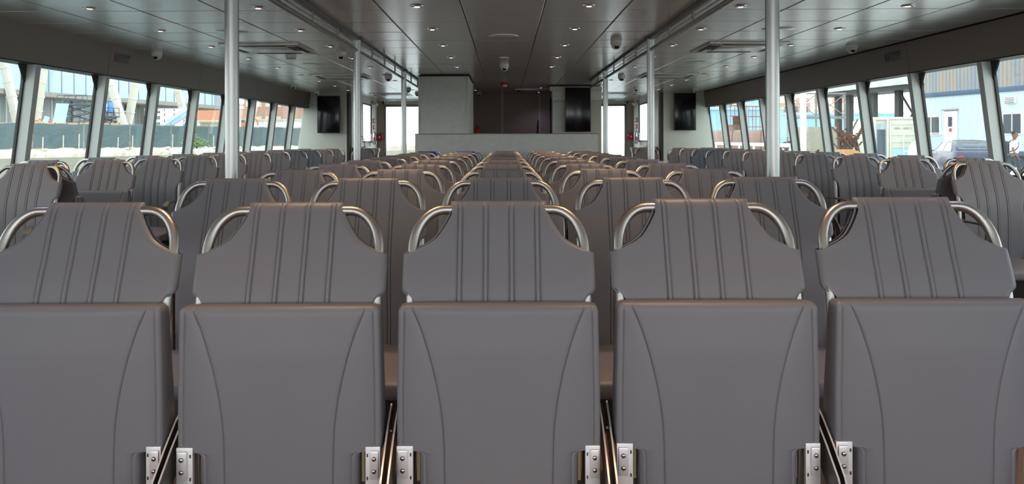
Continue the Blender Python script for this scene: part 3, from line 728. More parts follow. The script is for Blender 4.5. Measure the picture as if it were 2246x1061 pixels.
# tarp-covered bags in front of the fence
k = 0; random.seed(3); tt = -1.0
while tt < 2.2:
    L = random.uniform(2.2, 3.6); p = FL(tt+L/2/fl, -.85, ZL-.56); px = VX+F*p.x/p.y
    if -150 < px < 720:
        t = MB(); rings = []
        for i in range(11):
            u = i/10; s = .62+.38*math.sin(math.pi*u)**.5; h = .66*s*random.uniform(.9, 1.07); w = .45*s
            rings.append([((u-.5)*L, w*math.cos(a), max(-.0, h*math.sin(a))+.0) for a in [math.pi*j/8 for j in range(9)]])
        t.loft(rings, m=TARP); o = t.build('tarp_bag', smooth=60); o.location = p; o.rotation_euler.z = math.atan2(FD.y, FD.x)
        top(o, f'lumpy white tarp-covered heap at the foot of the green fence, heap {k+1} along the quay', 'tarp', 'white tarp heaps on the quay'); k += 1
    tt += (L+.02)/fl
for i, (px, Y) in enumerate(((93,49),(138,51),(173,52),(258,53),(290,55),(378,58),(436,62),(468,63))):
    # stake positions measured along the quay edge
    off = (px-VX)/F
    tq = 0
    for j in range(4000):
        q = FL(-1+j*.001, -1.6)
        if q.x/q.y >= off: tq = -1+j*.001; break
    q = FL(tq, -1.6, ZL-.54)
    o = MB().cyl((0,0,0), (.05,0,1.45+.12*(i % 3)), .035, 8, m=STONE); o.box((.03,0,.9), (.10,.06,.04), m=STONE); o = o.build('stake'); o.location = q
    top(o, f'thin pale stake before the green fence, {ORD[i]} along the quay', 'stake', 'stakes on the quay edge')
# glass building
GA = Vector((-60.8, 98.7, 0)); GD = Vector((7.9, 42.2, 0)).normalized(); GN = Vector((-GD.y, GD.x, 0)); gz = math.atan2(GD.y, GD.x)
t = empty('glass_building', GA+Vector((0,0,ZL)), 'large pale blue glass building on a dark concrete slab edge', 'building', rz=gz)
S0, S1 = -34, 43
MB().box(((S0+S1)/2, 12, 7.1-ZL+8.6), (S1-S0, 20, 16), m=GBLUE).build('glazed_upper_floors', parent=t, smooth=0)
MB().box(((S0+S1)/2, 11, 7.25-ZL+.05), (S1-S0+3, 24, .62), m=SLAB).build('slab_edge', parent=t, smooth=0)
MB().box(((S0+S1)/2-6, 14, 3.5), (S1-S0-14, 20, 7.0), m=GSTRK).build('ground_floor', parent=t, smooth=0)
mb = MB(); x = S0+.5
while x < S1: mb.box((x, 1.97, 7.1-ZL+8.6), (.10, .08, 16), m=TOWER); x += 2.3
for z in (4.6, 9.6): mb.box(((S0+S1)/2, 1.97, 7.1-ZL+.6+z), (S1-S0, .06, .08), m=TOWER)
mb.build('facade_joints', parent=t, smooth=0)
mb = MB(); x = S0
while x < S1-20: mb.box((x, 3.9, 3.4), (.14, .2, 6.6), m=WPAINT if int(x) % 3 else NAVY); x += 1.9
mb.build('ground_floor_posts', parent=t, smooth=0)
for i, x in enumerate((24.5, 38.0)): MB().box((x, 3, 3.3), (.9, .9, 6.9), m=SLAB).build('support_column', parent=t, smooth=0)
# raking cream steel columns in front
def rake(pb, pt, Y, w, label):
    a = P(pb[0], pb[1], Y); b = P(pt[0], pt[1], Y-.0); dirv = (b-a)
    a = a - dirv*((a.z-ZL)/dirv.z); b = a + dirv.normalized()*16
    t = MB(); t.bar(a, b, w*.66, w*.66, .12, m=CREAM)
    o = empty('raking_column', a, label, 'column', 'raking cream steel columns'); t.v = [tuple(Vector(v)-a) for v in t.v]; t.build('tube', parent=o)
    mb = MB(); n = 9
    for i in range(n):
        c = (b-a)*((i+.5)/n); mb.bar(c-dirv.normalized()*.08, c+dirv.normalized()*.08, w*.74, w*.72, .03, m=CREAM)
    mb.build('flange_ring', parent=o)
for args in (((36,255),(7,120),92,1.25,'cream raking column at the left edge of the picture, leaning left'), ((79,268),(97,140),94,1.2,'cream raking column in the second visible left window, leaning right'),
    ((270,268),(240,168),96,1.25,'cream raking column leaning left, left half of a V behind the fence'), ((281,268),(300,168),98,1.25,'cream raking column leaning right, right half of a V behind the fence'),
    ((404,250),(388,188),112,1.35,'farthest cream raking column, over the blue conveyor')):
    rake(*args)
# things between fence and building, each at its own place
def at(px, Y, z=None): p = P(px, VY, Y); return Vector((p.x, Y, ZL if z is None else z))
def simple(name, cat, label, loc, fn, group=None, rz=0, smooth=30):
    o = empty(name, loc, label, cat, group, rz); fn(o); return o
def scissor(t, pm, h0, h1, w=2.2):
    for i in range(4):
        z0 = h0+(h1-h0)*i/4; z1 = h0+(h1-h0)*(i+1)/4
        mb = MB()
        for y in (-.5, .5): mb.bar((-w/2,y,z0), (w/2,y,z1), .14, .1, m=NAVY); mb.bar((w/2,y,z0), (-w/2,y,z1), .14, .1, m=NAVY)
        mb.build('scissor_arm', parent=t)
    MB().box((0,0,h0/2), (w+.4,1.3,h0), .05, m=NAVY).build('chassis', parent=t); MB().box((0,0,h1+.1), (w+.5,1.4,.2), .03, m=pm).build('platform', parent=t)
    mb = MB()
    for x in (-w/2-.2,-.4,.4,w/2+.2):
        for y in (-.65,.65): mb.cyl((x,y,h1), (x,y,h1+1.1), .035, 6, m=pm)
    for z in (.55,1.1):
        for y in (-.65,.65): mb.cyl((-w/2-.2,y,h1+z), (w/2+.2,y,h1+z), .035, 6, m=pm)
    mb.build('guard_rail', parent=t)
simple('scissor_lift', 'lift', 'dark scissor lift raised under the glass building slab', at(166, 84), lambda t: scissor(t, NAVY, 1.4, 4.6, 2.9))
def blift(t):
    scissor(t, NAVY, 1.3, 3.3, 1.6); MB().box((0,0,4.5), (.95,.9,1.15), .06, m=BLUEP).build('cage', parent=t)
    mb = MB()
    for x in (-.15,.15): mb.box((x,-.46,4.5), (.09,.03,.8), m=WPAINT)
    mb.build('stripe', parent=t)
simple('scissor_lift', 'lift', 'scissor lift with bright blue cage left of the V columns', at(236, 86), blift)
o = MB().prism([(-.95,0,0),(.2,0,0),(1.0,0,4.2),(-.15,0,4.25)], (0,.12,0), m=LBLUE).build('leaning_board', smooth=0); o.location = at(127, 72); top(o, 'large light blue board leaning upright behind the fence', 'board')
o = MB().box((0,0,1.6), (.5,.12,3.2), .02, Matrix.Rotation(R(20), 3, 'Y'), m=LBLUE).build('leaning_board'); o.location = at(92, 76); top(o, 'narrow light blue board beside the raking column', 'board')
def barrier(t, L, m, h=1.3, n=5, th=.06):
    for i in range(n+1): MB().box((-L/2+L*i/n,0,h/2), (th,th,h), m=m).build('post', parent=t, smooth=0)
    for z in (h*.45, h*.95): MB().box((0,0,z), (L,th,th*1.6), m=m).build('rail', parent=t, smooth=0)
simple('safety_barrier', 'barrier', 'orange safety barrier left of the light blue board', at(99, 82), lambda t: (barrier(t, 2.4, ORNG, 3.0, 3, .12)))
simple('timber_guard_rail', 'barrier', 'long yellow timber guard rail just above the green fence', at(135, 66), lambda t: barrier(t, 5.2, YELW, 2.25, 5, .12))
simple('timber_guard_rail', 'barrier', 'short yellow timber guard rail right of the first mullion pair', at(232, 70), lambda t: barrier(t, 2.6, YELW, 2.3, 3, .12))
def timber(t):
    for i in range(4): MB().box((0,i*.1,1.2+i*.26), (6-.5*i,1.5,.22), .02, m=YELW).build('plank_layer', parent=t)
    MB().box((0,.2,.55), (5.6,1.3,1.1), .05, m=YELW).build('crate', parent=t)
simple('timber_stack', 'timber', 'orange timber stack at the far left edge behind the fence', at(8, 60), timber)
def skip(t):
    MB().lathe([(1.0,0),(1.0,1.5),(1.06,1.52),(1.06,1.6)], n=20, m=WPAINT).build('drum', parent=t); MB().box((1.5,.1,.6), (1.6,1,1.2), .05, m=LBLUE).build('side_box', parent=t)
simple('white_tank', 'tank', 'round white water tank below the dark scissor lift', at(166, 68), skip)
def conveyor(t):
    MB().bar((-3.4,0,.9), (2.6,0,4.9), .9, .5, .05, m=LBLUE, up=(0,1,0)).build('boom', parent=t)
    MB().bar((-3.2,-.55,1.1), (2.7,-.55,5.1), .16, .12, m=WPAINT, up=(0,1,0)).build('side_rail', parent=t)
    MB().bar((-.2,0,.9), (2.2,0,3.3), .5, .3, .04, m=BLUEP, up=(0,1,0)).build('strut', parent=t)
    MB().box((1.6,0,.6), (3.2,1.6,1.2), .1, m=BLUEP).build('chassis', parent=t)
    for x in (.6,2.6): MB().cyl((x,-.9,.4), (x,.9,.4), .4, 16, m=TIRE).build('wheel', parent=t)
simple('conveyor', 'machine', 'light blue inclined conveyor behind the fence', at(383, 92), conveyor)
def scaff(t):
    mb = MB()
    for i in range(6): mb.box((-3.5+1.4*i,0,2.6), (.1,.1,5.2), m=WPAINT)
    mb.build('standards', parent=t)
    for z in (.8,1.7,2.6,3.5,4.4,5.1): MB().box((0,.1,z), (7.2,.3,.38), m=WPAINT).build('board_row', parent=t)
simple('white_scaffold', 'scaffold', 'white louvred scaffold under the end of the glass building', at(372, 108), scaff)
def building(name, label, px, Y, w, h, d, m, wins=None, wm=None, rz=0, z=ZL, roof=None):
    t = empty(name, (P(px, VY, Y).x, Y, z), label, 'building', rz=rz)
    MB().box((0,d/2,h/2), (w,d,h), m=m).build('walls', parent=t, smooth=0)
    MB().box((0,d/2,h+.15), (w+.4,d+.4,.3), m=roof or STONE).build('parapet', parent=t, smooth=0)
    if wins:
        nx, nz, ww, wh = wins
        for i in range(nx):
            for j in range(nz):
                MB().box((-w/2+w*(i+.5)/nx, -.03, h*(j+.55)/nz), (ww,.1,wh), m=wm or DGLZ).build('window', parent=t, smooth=0)
    return t
building('brick_building', 'orange brick building behind the fence right of the glass building', 456, 170, 6.6, 8.3, 14, BRICKO, (4,1,1.6,1.4), STONE)
building('office_tower', 'dark blue-grey glass tower above the orange brick building', 449, 260, 6.2, 42, 12, TOWER, (5,8,1.4,3), GBLUE)
building('office_tower', 'lighter glass tower beside the dark tower', 480, 300, 4.4, 42, 12, GBLUE, (3,8,1.2,2.6), TOWER)
building('apartment_building', 'brown brick apartment building in the last left windows, nearer wing', 578, 165, 8.5, 10.2, 12, BRICKB, (4,3,1.3,1.3), STONE)
building('apartment_building', 'tan brick apartment building in the last left windows, farther wing', 638, 200, 10.5, 10.6, 12, BRICKO, (6,4,1.4,1.6), BRICKB)
building('apartment_building', 'brick building just left of the left front pole', 526, 235, 8, 12, 12, BRICKB, (5,4,1.3,1.3), STONE)
building('low_shed', 'long low white shed below the brick apartments', 604, 135, 13, 4.2, 6, WPAINT, (8,1,.8,1.0), STONE)
building('low_shed', 'low cream site shed right of the orange brick building', 472, 150, 6, 4.2, 5, STONE, (4,1,1.0,1.2), DGLZ)
def digger(t):
    MB().box((0,0,1.0), (3.4,2,1.0), .2, m=NAVY).build('tracks', parent=t); MB().box((0,0,2.2), (2.8,1.9,1.5), .25, m=ORNG).build('body', parent=t)
    MB().box((-.8,-.3,3.3), (1.1,1.2,1.1), .12, m=DGLZ).build('cab', parent=t); MB().sweep([(1.2,0,2.4),(2.4,0,4.6),(3.8,0,3.4),(3.9,0,2.0)], .25, 8, m=ORNG).build('boom', parent=t)
simple('excavator', 'machine', 'orange excavator seen in the last left window', at(655, 118), lambda t: (digger(t), setattr(t, 'scale', (.6,.6,.6))))
simple('excavator', 'machine', 'orange excavator just right of the left front pole', at(540, 125, ZL+2.2), lambda t: (digger(t), setattr(t, 'scale', (.5,.5,.5))))
def cone(t):
    MB().lathe([(.32,0),(.3,.05),(.12,.9),(.05,1.5)], n=16, m=ORNG).build('cone', parent=t); MB().box((0,0,.03), (.8,.8,.06), .02, m=ORNG).build('base', parent=t)
simple('traffic_cone', 'cone', 'tall orange marker cone near the last left windows', at(607, 78), cone)
t = empty('shrub', at(430, 62), 'small green shrub on the quay beside a tarp heap', 'plant')
mb = MB(); random.seed(5)
for i in range(260):
    c = Vector((random.gauss(0,.5), random.gauss(0,.35), abs(random.gauss(.35,.3)))); u = Vector((random.uniform(-1,1), random.uniform(-1,1), random.uniform(-1,1))).normalized()*.13; v = u.orthogonal().normalized()*.05
    mb.add([c-u, c+v, c+u, c-v], [(0,1,2,3)], LEAF)
mb.build('leaves', parent=t, smooth=0, recalc=False); MB().cyl((0,0,0), (0,0,.5), .03, 6, m=RUST).build('stem', parent=t)

# ------------------------------------------------------------------ right side: dock buildings
TA = Vector((24.8, 44.5, 0)); TB = Vector((26.2, 38.0, 0)); TD = (TB-TA).normalized(); tz = math.atan2(TD.y, TD.x)
t = empty('site_office', TA+Vector((0,0,ZR)), 'pale blue site office trailer with dark blue roof trim', 'building', rz=tz)
TL = 14.5
MB().box((TL/2-.2,1.6,2.2+.25), (TL,3.2,3.3), m=TRLR).build('walls', parent=t, smooth=0)
MB().box((TL/2-.2,1.6,4.05), (TL+.2,3.4,.26), .02, m=BTRIM).build('roof_trim', parent=t); MB().box((TL/2-.2,1.6,.72), (TL+.02,3.24,.24), m=BTRIM).build('base_trim', parent=t)
MB().box((TL/2-.2,1.7,.35), (TL-.4,2.8,.7), m=NAVY).build('skirting', parent=t)
mb = MB()
for i in range(34): mb.box((i*.42,-.003,2.4), (.02,.012,3.2), m=TRLR)
mb.build('siding_ribs', parent=t, smooth=0)
d = MB().box((1.98,-.04,2.0), (.92,.06,2.12), .01, m=WPAINT).build('door', parent=t)
MB().box((1.98,-.09,2.45), (.26,.03,.55), m=DGLZ).build('door_window', parent=d, smooth=0); MB().box((2.0,-.09,1.98), (.18,.02,.2), m=REDS).build('door_notice', parent=d, smooth=0)
MB().box((1.98,-.12,3.13), (1.05,.22,.07), m=SLAB).build('door_canopy', parent=t, smooth=0)
for xx, ww in ((.55,1.25),(6.0,1.05)):
    wn = MB().box((xx,-.03,2.25), (ww+.12,.08,1.12), .01, m=WPAINT).build('window', parent=t)
    MB().box((xx-ww*.26,-.08,2.25), (ww*.44,.03,1.0), m=DGLZ).build('pane', parent=wn, smooth=0); MB().box((xx+ww*.26,-.08,2.25), (ww*.44,.03,1.0), m=DGLZ).build('pane', parent=wn, smooth=0)
v = MB().box((5.9,-.06,3.46), (.62,.12,.34), .01, m=GREYL).build('wall_vent', parent=t)
mb = MB()
for i in range(4): mb.box((5.9,-.125,3.33+.085*i), (.56,.02,.03), m=DGLZ)
mb.build('vent_slats', parent=v, smooth=0)
for i, x0 in enumerate((-.3, 1.55)):
    r = empty('stair_railing', TA+TD*x0+Vector((-1.15, -.2, ZR)), f'white tubular railing in front of the site office, {"left" if i==0 else "right"} of two', 'railing', 'white stair railings', rz=tz)
    W = 1.6 if i == 0 else 1.45
    pts = [(0,0,.0),(0,0,1.55)]+[(.25-.25*math.cos(R(a)),0,1.55+.25*math.sin(R(a))) for a in (30,60,90)]+[(W-.25+.25*math.sin(R(a)),0,1.55+.25*math.cos(R(a))) for a in (0,30,60,90)]+[(W,0,0)]
    MB().sweep(pts, .028, 8, m=WPAINT).build('tube_frame', parent=r); MB().cyl((0,0,.75), (W,0,.75), .022, 8, m=WPAINT).build('lower_rail', parent=r)
# rusty shed behind
RA = Vector((29.6, 53.2, 0)); RD = Vector((1.4,-6.5,0)).normalized(); rz = math.atan2(RD.y, RD.x)
t = empty('rusty_shed', RA+Vector((0,0,ZR)), 'tall grey corrugated shed streaked with rust behind the site office', 'building', rz=rz)
mb = MB(); L = 30; pts = []
i = 0; x = 0
while x < L:
    pts += [(x,0),(x+.10,0),(x+.15,.06),(x+.25,.06),(x+.30,0)]; x += .30
poly = [(x, y, 0) for x, y in pts]+[(L,8,0),(0,8,0)]
mb.prism(poly, (0,0,13), m=RUSTW); mb.build('corrugated_wall', parent=t, smooth=0)
MB().box((L/2,4,13.1), (L+.4,8.4,.3), m=SLAB).build('roof_edge', parent=t, smooth=0)
# container
CP = Vector((P(1965,VY,45).x, 45, ZR))
t = empty('shipping_container', CP, 'cream shipping container with closed and open end doors', 'container', rz=R(-14))
MB().box((0,3.1,1.35), (2.44,6.0,2.7), .02, m=CONT).build('box', parent=t)
mb = MB()
for x in (-1.17,1.17,-.45): mb.box((x,.04,1.4), (.13,.16,2.8), .01, m=CONT)
for z in (.06,2.72): mb.box((0,.04,z), (2.5,.18,.16), .01, m=CONT)
mb.build('end_frame', parent=t)
d = MB().box((.36,.02,1.38), (1.46,.06,2.5), .01, m=CONT).build('door', parent=t)
mb = MB()
for z in (.98,1.30,1.72,2.36): mb.box((.36,-.03,z), (1.2,.05,.06), .01, m=CONT)
for x in (-.3,1.02): mb.box((x,-.03,1.38), (.10,.07,2.45), .01, m=CONT)
mb.build('door_ribs', parent=d)
MB().box((.36,-.02,.68), (1.05,.02,.48), m=LBLUE).build('faded_patch', parent=d, smooth=0)
cu = bpy.data.curves.new('lettering', 'FONT'); cu.body = 'GESU 10802 2'; cu.size = .17; cu.extrude = .004; cu.materials.append(SLAB)
LETTERS = LET0+[(cu, d, (-.13,-.03,2.06), (R(90),0,0))]
MB().box((-.82,.03,1.25), (.60,.05,2.3), m=GSTRK).build('open_door_recess', parent=t, smooth=0); MB().box((-.80,.0,1.1), (.45,.03,1.9), m=NAVY).build('dark_opening', parent=t, smooth=0)
# gantry / loading structure
G0 = Vector((28.0, 66.5, 0)); GDir = Vector((1.7,-9.6,0)).normalized(); ggz = math.atan2(GDir.y, GDir.x)
t = empty('loading_gantry', G0+Vector((0,0,ZR)), 'long white-beamed loading gantry standing on black steel posts', 'gantry', rz=ggz)
MB().box((5.6,1.5,5.95), (13.2,3.2,.78), .03, m=GANT).build('main_beam', parent=t)
MB().box((5.6,1.6,5.38), (13.0,3.0,.34), m=BLKST).build('lower_beam', parent=t, smooth=0)
mb = MB(); i = 0
while i < 44: mb.box((-.9+i*.3,.1,7.0), (.16,.08,1.4), m=GANT); i += 1
mb.box((5.6,.16,7.0), (13.2,.05,1.4), m=GANT); mb.build('corrugated_parapet', parent=t, smooth=0)
for x in (1.0,4.0,7.2,10.9): MB().box((x,-.05,6.3), (.35,.12,1.5), m=GANT).build('stiffener', parent=t, smooth=0)
for x in (.5,2.1,5.27,8.25,11.5):
    MB().box((x,1.2,2.6), (.5,.4,5.2), m=BLKST).build('post', parent=t, smooth=0)
MB().bar((8.5,1.1,1.7), (11.3,1.1,5.1), .13, .10, m=BLKST).build('brace', parent=t); MB().bar((8.5,1.1,5.1), (11.3,1.1,1.7), .13, .10, m=BLKST).build('brace', parent=t)
MB().box((5.6,1.2,1.55), (12.8,.4,.3), m=RUST).build('tie_beam', parent=t, smooth=0)
o = MB(); o.lathe([(.19,0),(.19,.05),(.155,.1),(.15,9.5),(.12,9.6)], n=20, m=WPAINT); o = o.build('white_mast'); o.location = (P(1762,VY,40).x, 40, ZR); top(o, 'thick white mast standing on the dock behind the right windows', 'mast')
# brown tank
t = empty('brown_tank', (P(1650,VY,50).x, 50, ZR), 'large brown cylindrical tank lying on the dock', 'tank', rz=R(158))
rr = 1.12
Mx = Matrix.Rotation(R(90), 3, 'Y')
MB().lathe([(.02,-1.25),(.5,-1.2),(.9,-1.0),(rr,-.7),(rr,4.4),(.9,4.7),(.5,4.85),(.02,4.9)], n=36, M=Mx, c=(0,0,1.0), m=TANKM).build('shell', parent=t)
for x in (.4,3.4): MB().box((x,0,.25), (.4,1.9,.6), .03, m=RUST).build('saddle', parent=t)
MB().lathe([(.3,0),(.3,.35),(.38,.36),(.38,.42)], n=20, c=(1.4,0,2.05), m=TANKM).build('manhole', parent=t)
for x in (-.6,1.2,3.0): MB().lathe([(rr+.015,-.03),(rr+.015,.03)], n=36, M=Mx, c=(x,0,1.0), m=RUST).build('weld_band', parent=t)
# white pipe rail along the dock edge
t = empty('dock_pipe_rail', (11.45, 30, ZR), 'low white pipe rail along the edge of the dock', 'railing')
MB().cyl((0,0,1.24), (1.55,16.5,1.24), .085, 12, m=WPAINT).build('pipe', parent=t)
for k in range(6):
    u = k/5; MB().cyl((1.55*u,16.5*u,0), (1.55*u,16.5*u,1.23), .05, 10, m=WPAINT).build('post', parent=t)
# blue warehouses
building('blue_warehouse', 'light blue warehouse behind the brown tank', 1625, 95, 10.5, 5.2, 8, BWH, None, z=ZR, roof=LBLUE)
building('blue_warehouse', 'long light blue warehouse seen past the white mast', 1800, 120, 26, 5.4, 8, BWH, None, z=ZR, roof=LBLUE)
building('office_tower', 'grey tower seen above the blue warehouse', 1630, 210, 7.5, 15.5, 8, TOWER, (3,5,1.2,1.6), STONE, z=ZR)
building('office_tower', 'bright blue building block left of the right front pole', 1664, 190, 5, 13.5, 8, LBLUE, (2,3,1,1.5), BWH, z=ZR)
building('office_tower', 'small pale tower in the farthest right window', 1603, 260, 5, 14, 8, STONE, (2,3,1,1.6), TOWER, z=ZR)
building('stone_building', 'tan stone building beyond the white mast', 1800, 250, 24, 16, 10, STONE, (8,4,1.2,1.8), BRICKB, z=ZR)
building('brick_building', 'brown brick building between pole and mast', 1725, 220, 14, 12, 10, BRICKB, (5,3,1.2,1.6), DGLZ, z=ZR)
# red scaffold frame
def rscaf(t, w, h, nx, nz):
    for i in range(nx+1):
        for y in (0, 1.0): MB().cyl((-w/2+w*i/nx,y,0), (-w/2+w*i/nx,y,h), .03, 6, m=SCAFR).build('upright', parent=t)
    for j in range(1, nz+1):
        for y in (0, 1.0): MB().cyl((-w/2,y,h*j/nz), (w/2,y,h*j/nz), .025, 6, m=SCAFR).build('ledger', parent=t)
simple('red_scaffold', 'scaffold', 'red tube scaffold frame rising behind the brown tank, left one', (P(1620,VY,60).x, 60, ZR), lambda t: rscaf(t, 1.3, 4.2, 2, 5), 'red scaffold frames')
simple('red_scaffold', 'scaffold', 'red tube scaffold frame rising behind the brown tank, right one', (P(1659,VY,61.6).x, 61.6, ZR), lambda t: rscaf(t, 1.8, 4.2, 3, 5), 'red scaffold frames')
o = MB().cyl((0,0,0), (0,0,3.2), .45, 16, m=RUST).build('rusty_chimney'); o.location = (P(1621,VY,56).x, 56, ZR); top(o, 'short rusty stack standing behind the brown tank', 'chimney')
# truss cross frame beyond the mast
t = empty('steel_truss', (P(1790,VY,58).x, 58, ZR), 'thin cross-braced steel truss above the blue warehouse roof', 'truss')
MB().box((0,0,3.15), (4.6,.12,.22), m=SLAB).build('bottom_chord', parent=t, smooth=0); MB().box((0,0,5.0), (4.6,.1,.12), m=SLAB).build('top_chord', parent=t, smooth=0)
for x in (-2.2,0,2.2): MB().box((x,0,2.5), (.12,.1,5.0), m=SLAB).build('post', parent=t, smooth=0)
for x in (-2.2,0): MB().bar((x,0,3.3), (x+2.2,0,4.9), .05, .05, m=SLAB).build('brace', parent=t); MB().bar((x,0,4.9), (x+2.2,0,3.3), .05, .05, m=SLAB).build('brace', parent=t)
# concrete block wall and rusty junk
o = MB().box((0,0,1.15), (2.3,1.2,2.3), .04, m=QUAY).build('concrete_block'); o.location = (P(1790,VY,50).x, 50, ZR); top(o, 'stained concrete block behind the white mast', 'block')
random.seed(11)
def junk(t, w, n, hmax):
    for i in range(n):
        a = Vector((random.uniform(-w/2, w/2), random.uniform(-.6,.6), random.uniform(.0,.3*hmax))); b = Vector((random.uniform(-w/2, w/2), random.uniform(-.6,.6), random.uniform(.45*hmax, hmax)))
        if i % 3 == 0: b.z = a.z+random.uniform(-.1,.3); a.z += hmax*.5; b.z += hmax*.5
        MB().bar(a, b, random.uniform(.05,.13), random.uniform(.05,.10), m=RUST).build('beam', parent=t, smooth=0)
simple('scrap_pile', 'scrap metal', 'pile of rusty steel beams left of the cream container', (P(1862,VY,42).x, 42, ZR), lambda t: junk(t, 1.9, 26, 2.6))
simple('scrap_pile', 'scrap metal', 'low heap of rusty scrap behind the white mast', (P(1790,VY,44).x, 44, ZR), lambda t: junk(t, 2.4, 18, .9))
simple('scrap_pile', 'scrap metal', 'rusty bent pipes beside the brown tank end', (P(1722,VY,46).x, 46, ZR), lambda t: junk(t, 1.2, 9, 2.1))
def tbar(t):
    for i in range(5): MB().box((0,.1*i,.72+.06*i), (1.9-.2*i,.2,.05), m=YELW).build('plank', parent=t, smooth=0)
    for x in (-.7,.7): MB().box((x,.2,.35), (.15,.6,.7), m=SLAB).build('trestle', parent=t, smooth=0)
simple('plank_stack', 'planks', 'yellow planks on trestles below the rusty beam pile', (P(1858,VY,36).x, 36, ZR), tbar)
simple('traffic_cone', 'cone', 'orange cone beside the yellow planks on the dock', (P(1856,VY,35).x, 35, ZR), lambda t: (cone(t), setattr(t, 'scale', (.5,.5,.62))))
o = MB().lathe([(.02,1.42),(.25,1.32),(.42,1.0),(.45,.5),(.5,0)], n=18, m=SHIRT).build('white_sack'); o.location = (P(2012,VY,39).x, 39, ZR); top(o, 'white rounded sack beside the cream container', 'sack')
# car, seen from its rear left
t = empty('parked_car', (17.9, 28.3, ZR), 'dark blue saloon car parked tail-on before the site office', 'car', rz=R(-15))
def ring(y, w0, w1, z0, z1, zm): return [(-w0,y,z0),(-w0*1.02,y,zm),(-w1,y,z1),(-w1*.6,y,z1+.015),(w1*.6,y,z1+.015),(w1,y,z1),(w0*1.02,y,zm),(w0,y,z0)]
mb = MB(); mb.loft([ring(0,.80,.78,.35,.85,.6), ring(.12,.88,.80,.28,1.0,.6), ring(.7,.9,.78,.25,1.02,.62), ring(1.4,.91,.80,.24,1.0,.62), ring(3.2,.91,.80,.24,.98,.6), ring(4.2,.88,.78,.25,.88,.55), ring(4.7,.80,.66,.3,.70,.5)], m=CARP); mb.build('body', parent=t, smooth=60)
def cabr(y, w0, w1, z0, z1): return [(-w0,y,z0),(-w1,y,z1),(-w1*.5,y,z1+.02),(w1*.5,y,z1+.02),(w1,y,z1),(w0,y,z0)]
mb = MB(); mb.loft([cabr(.42,.74,.70,.98,1.0), cabr(.75,.78,.66,.98,1.20), cabr(1.25,.80,.60,.98,1.40), cabr(1.9,.80,.58,.98,1.43), cabr(2.5,.80,.60,.98,1.38), cabr(3.35,.78,.72,.96,.99)], m=CARP); mb.build('roof', parent=t, smooth=60)
mb = MB(); mb.add([(-.62,.50,1.06),(.62,.50,1.06),(.52,1.15,1.385),(-.52,1.15,1.385)], [(0,1,2,3)], CARG); mb.v = [(x, y-.012, z+.012) for x, y, z in mb.v]; mb.prism(mb.v[:4], (0,.01,-.01), m=CARG); mb.build('rear_window', parent=t, smooth=0)
for s in (-1, 1):
    for ys in (((.85,1.02),(1.75,1.02),(1.75,1.36),(1.35,1.33)), ((1.82,1.02),(2.75,1.02),(2.35,1.33),(1.82,1.37))):
        pts = [(s*(.815-(z-.98)*.47), y, z) for y, z in ys]; MB().prism(pts, (s*.012,0,0), m=CARG).build('side_window', parent=t, smooth=0)
    MB().sweep([(s*.815,.78,1.01),(s*.64,1.3,1.37),(s*.62,1.8,1.40),(s*.66,2.4,1.355),(s*.80,2.85,1.01),(s*.815,1.8,1.0)], .012, 6, closed=True, m=CHROME).build('window_trim', parent=t)
    MB().box((s*.68,.03,.80), (.2,.1,.09), .02, m=RED).build('tail_light', parent=t)
    for y in (.95, 3.75):
        wl = MB().cyl((s*.72,y,.32), (s*.92,y,.32), .32, 24, m=TIRE).build('wheel', parent=t); MB().cyl((s*.90,y,.32), (s*.93,y,.32), .2, 16, m=CHROME).build('hub_cap', parent=wl)
MB().box((0,-.0,.5), (1.5,.08,.2), .03, m=CARP).build('bumper', parent=t)
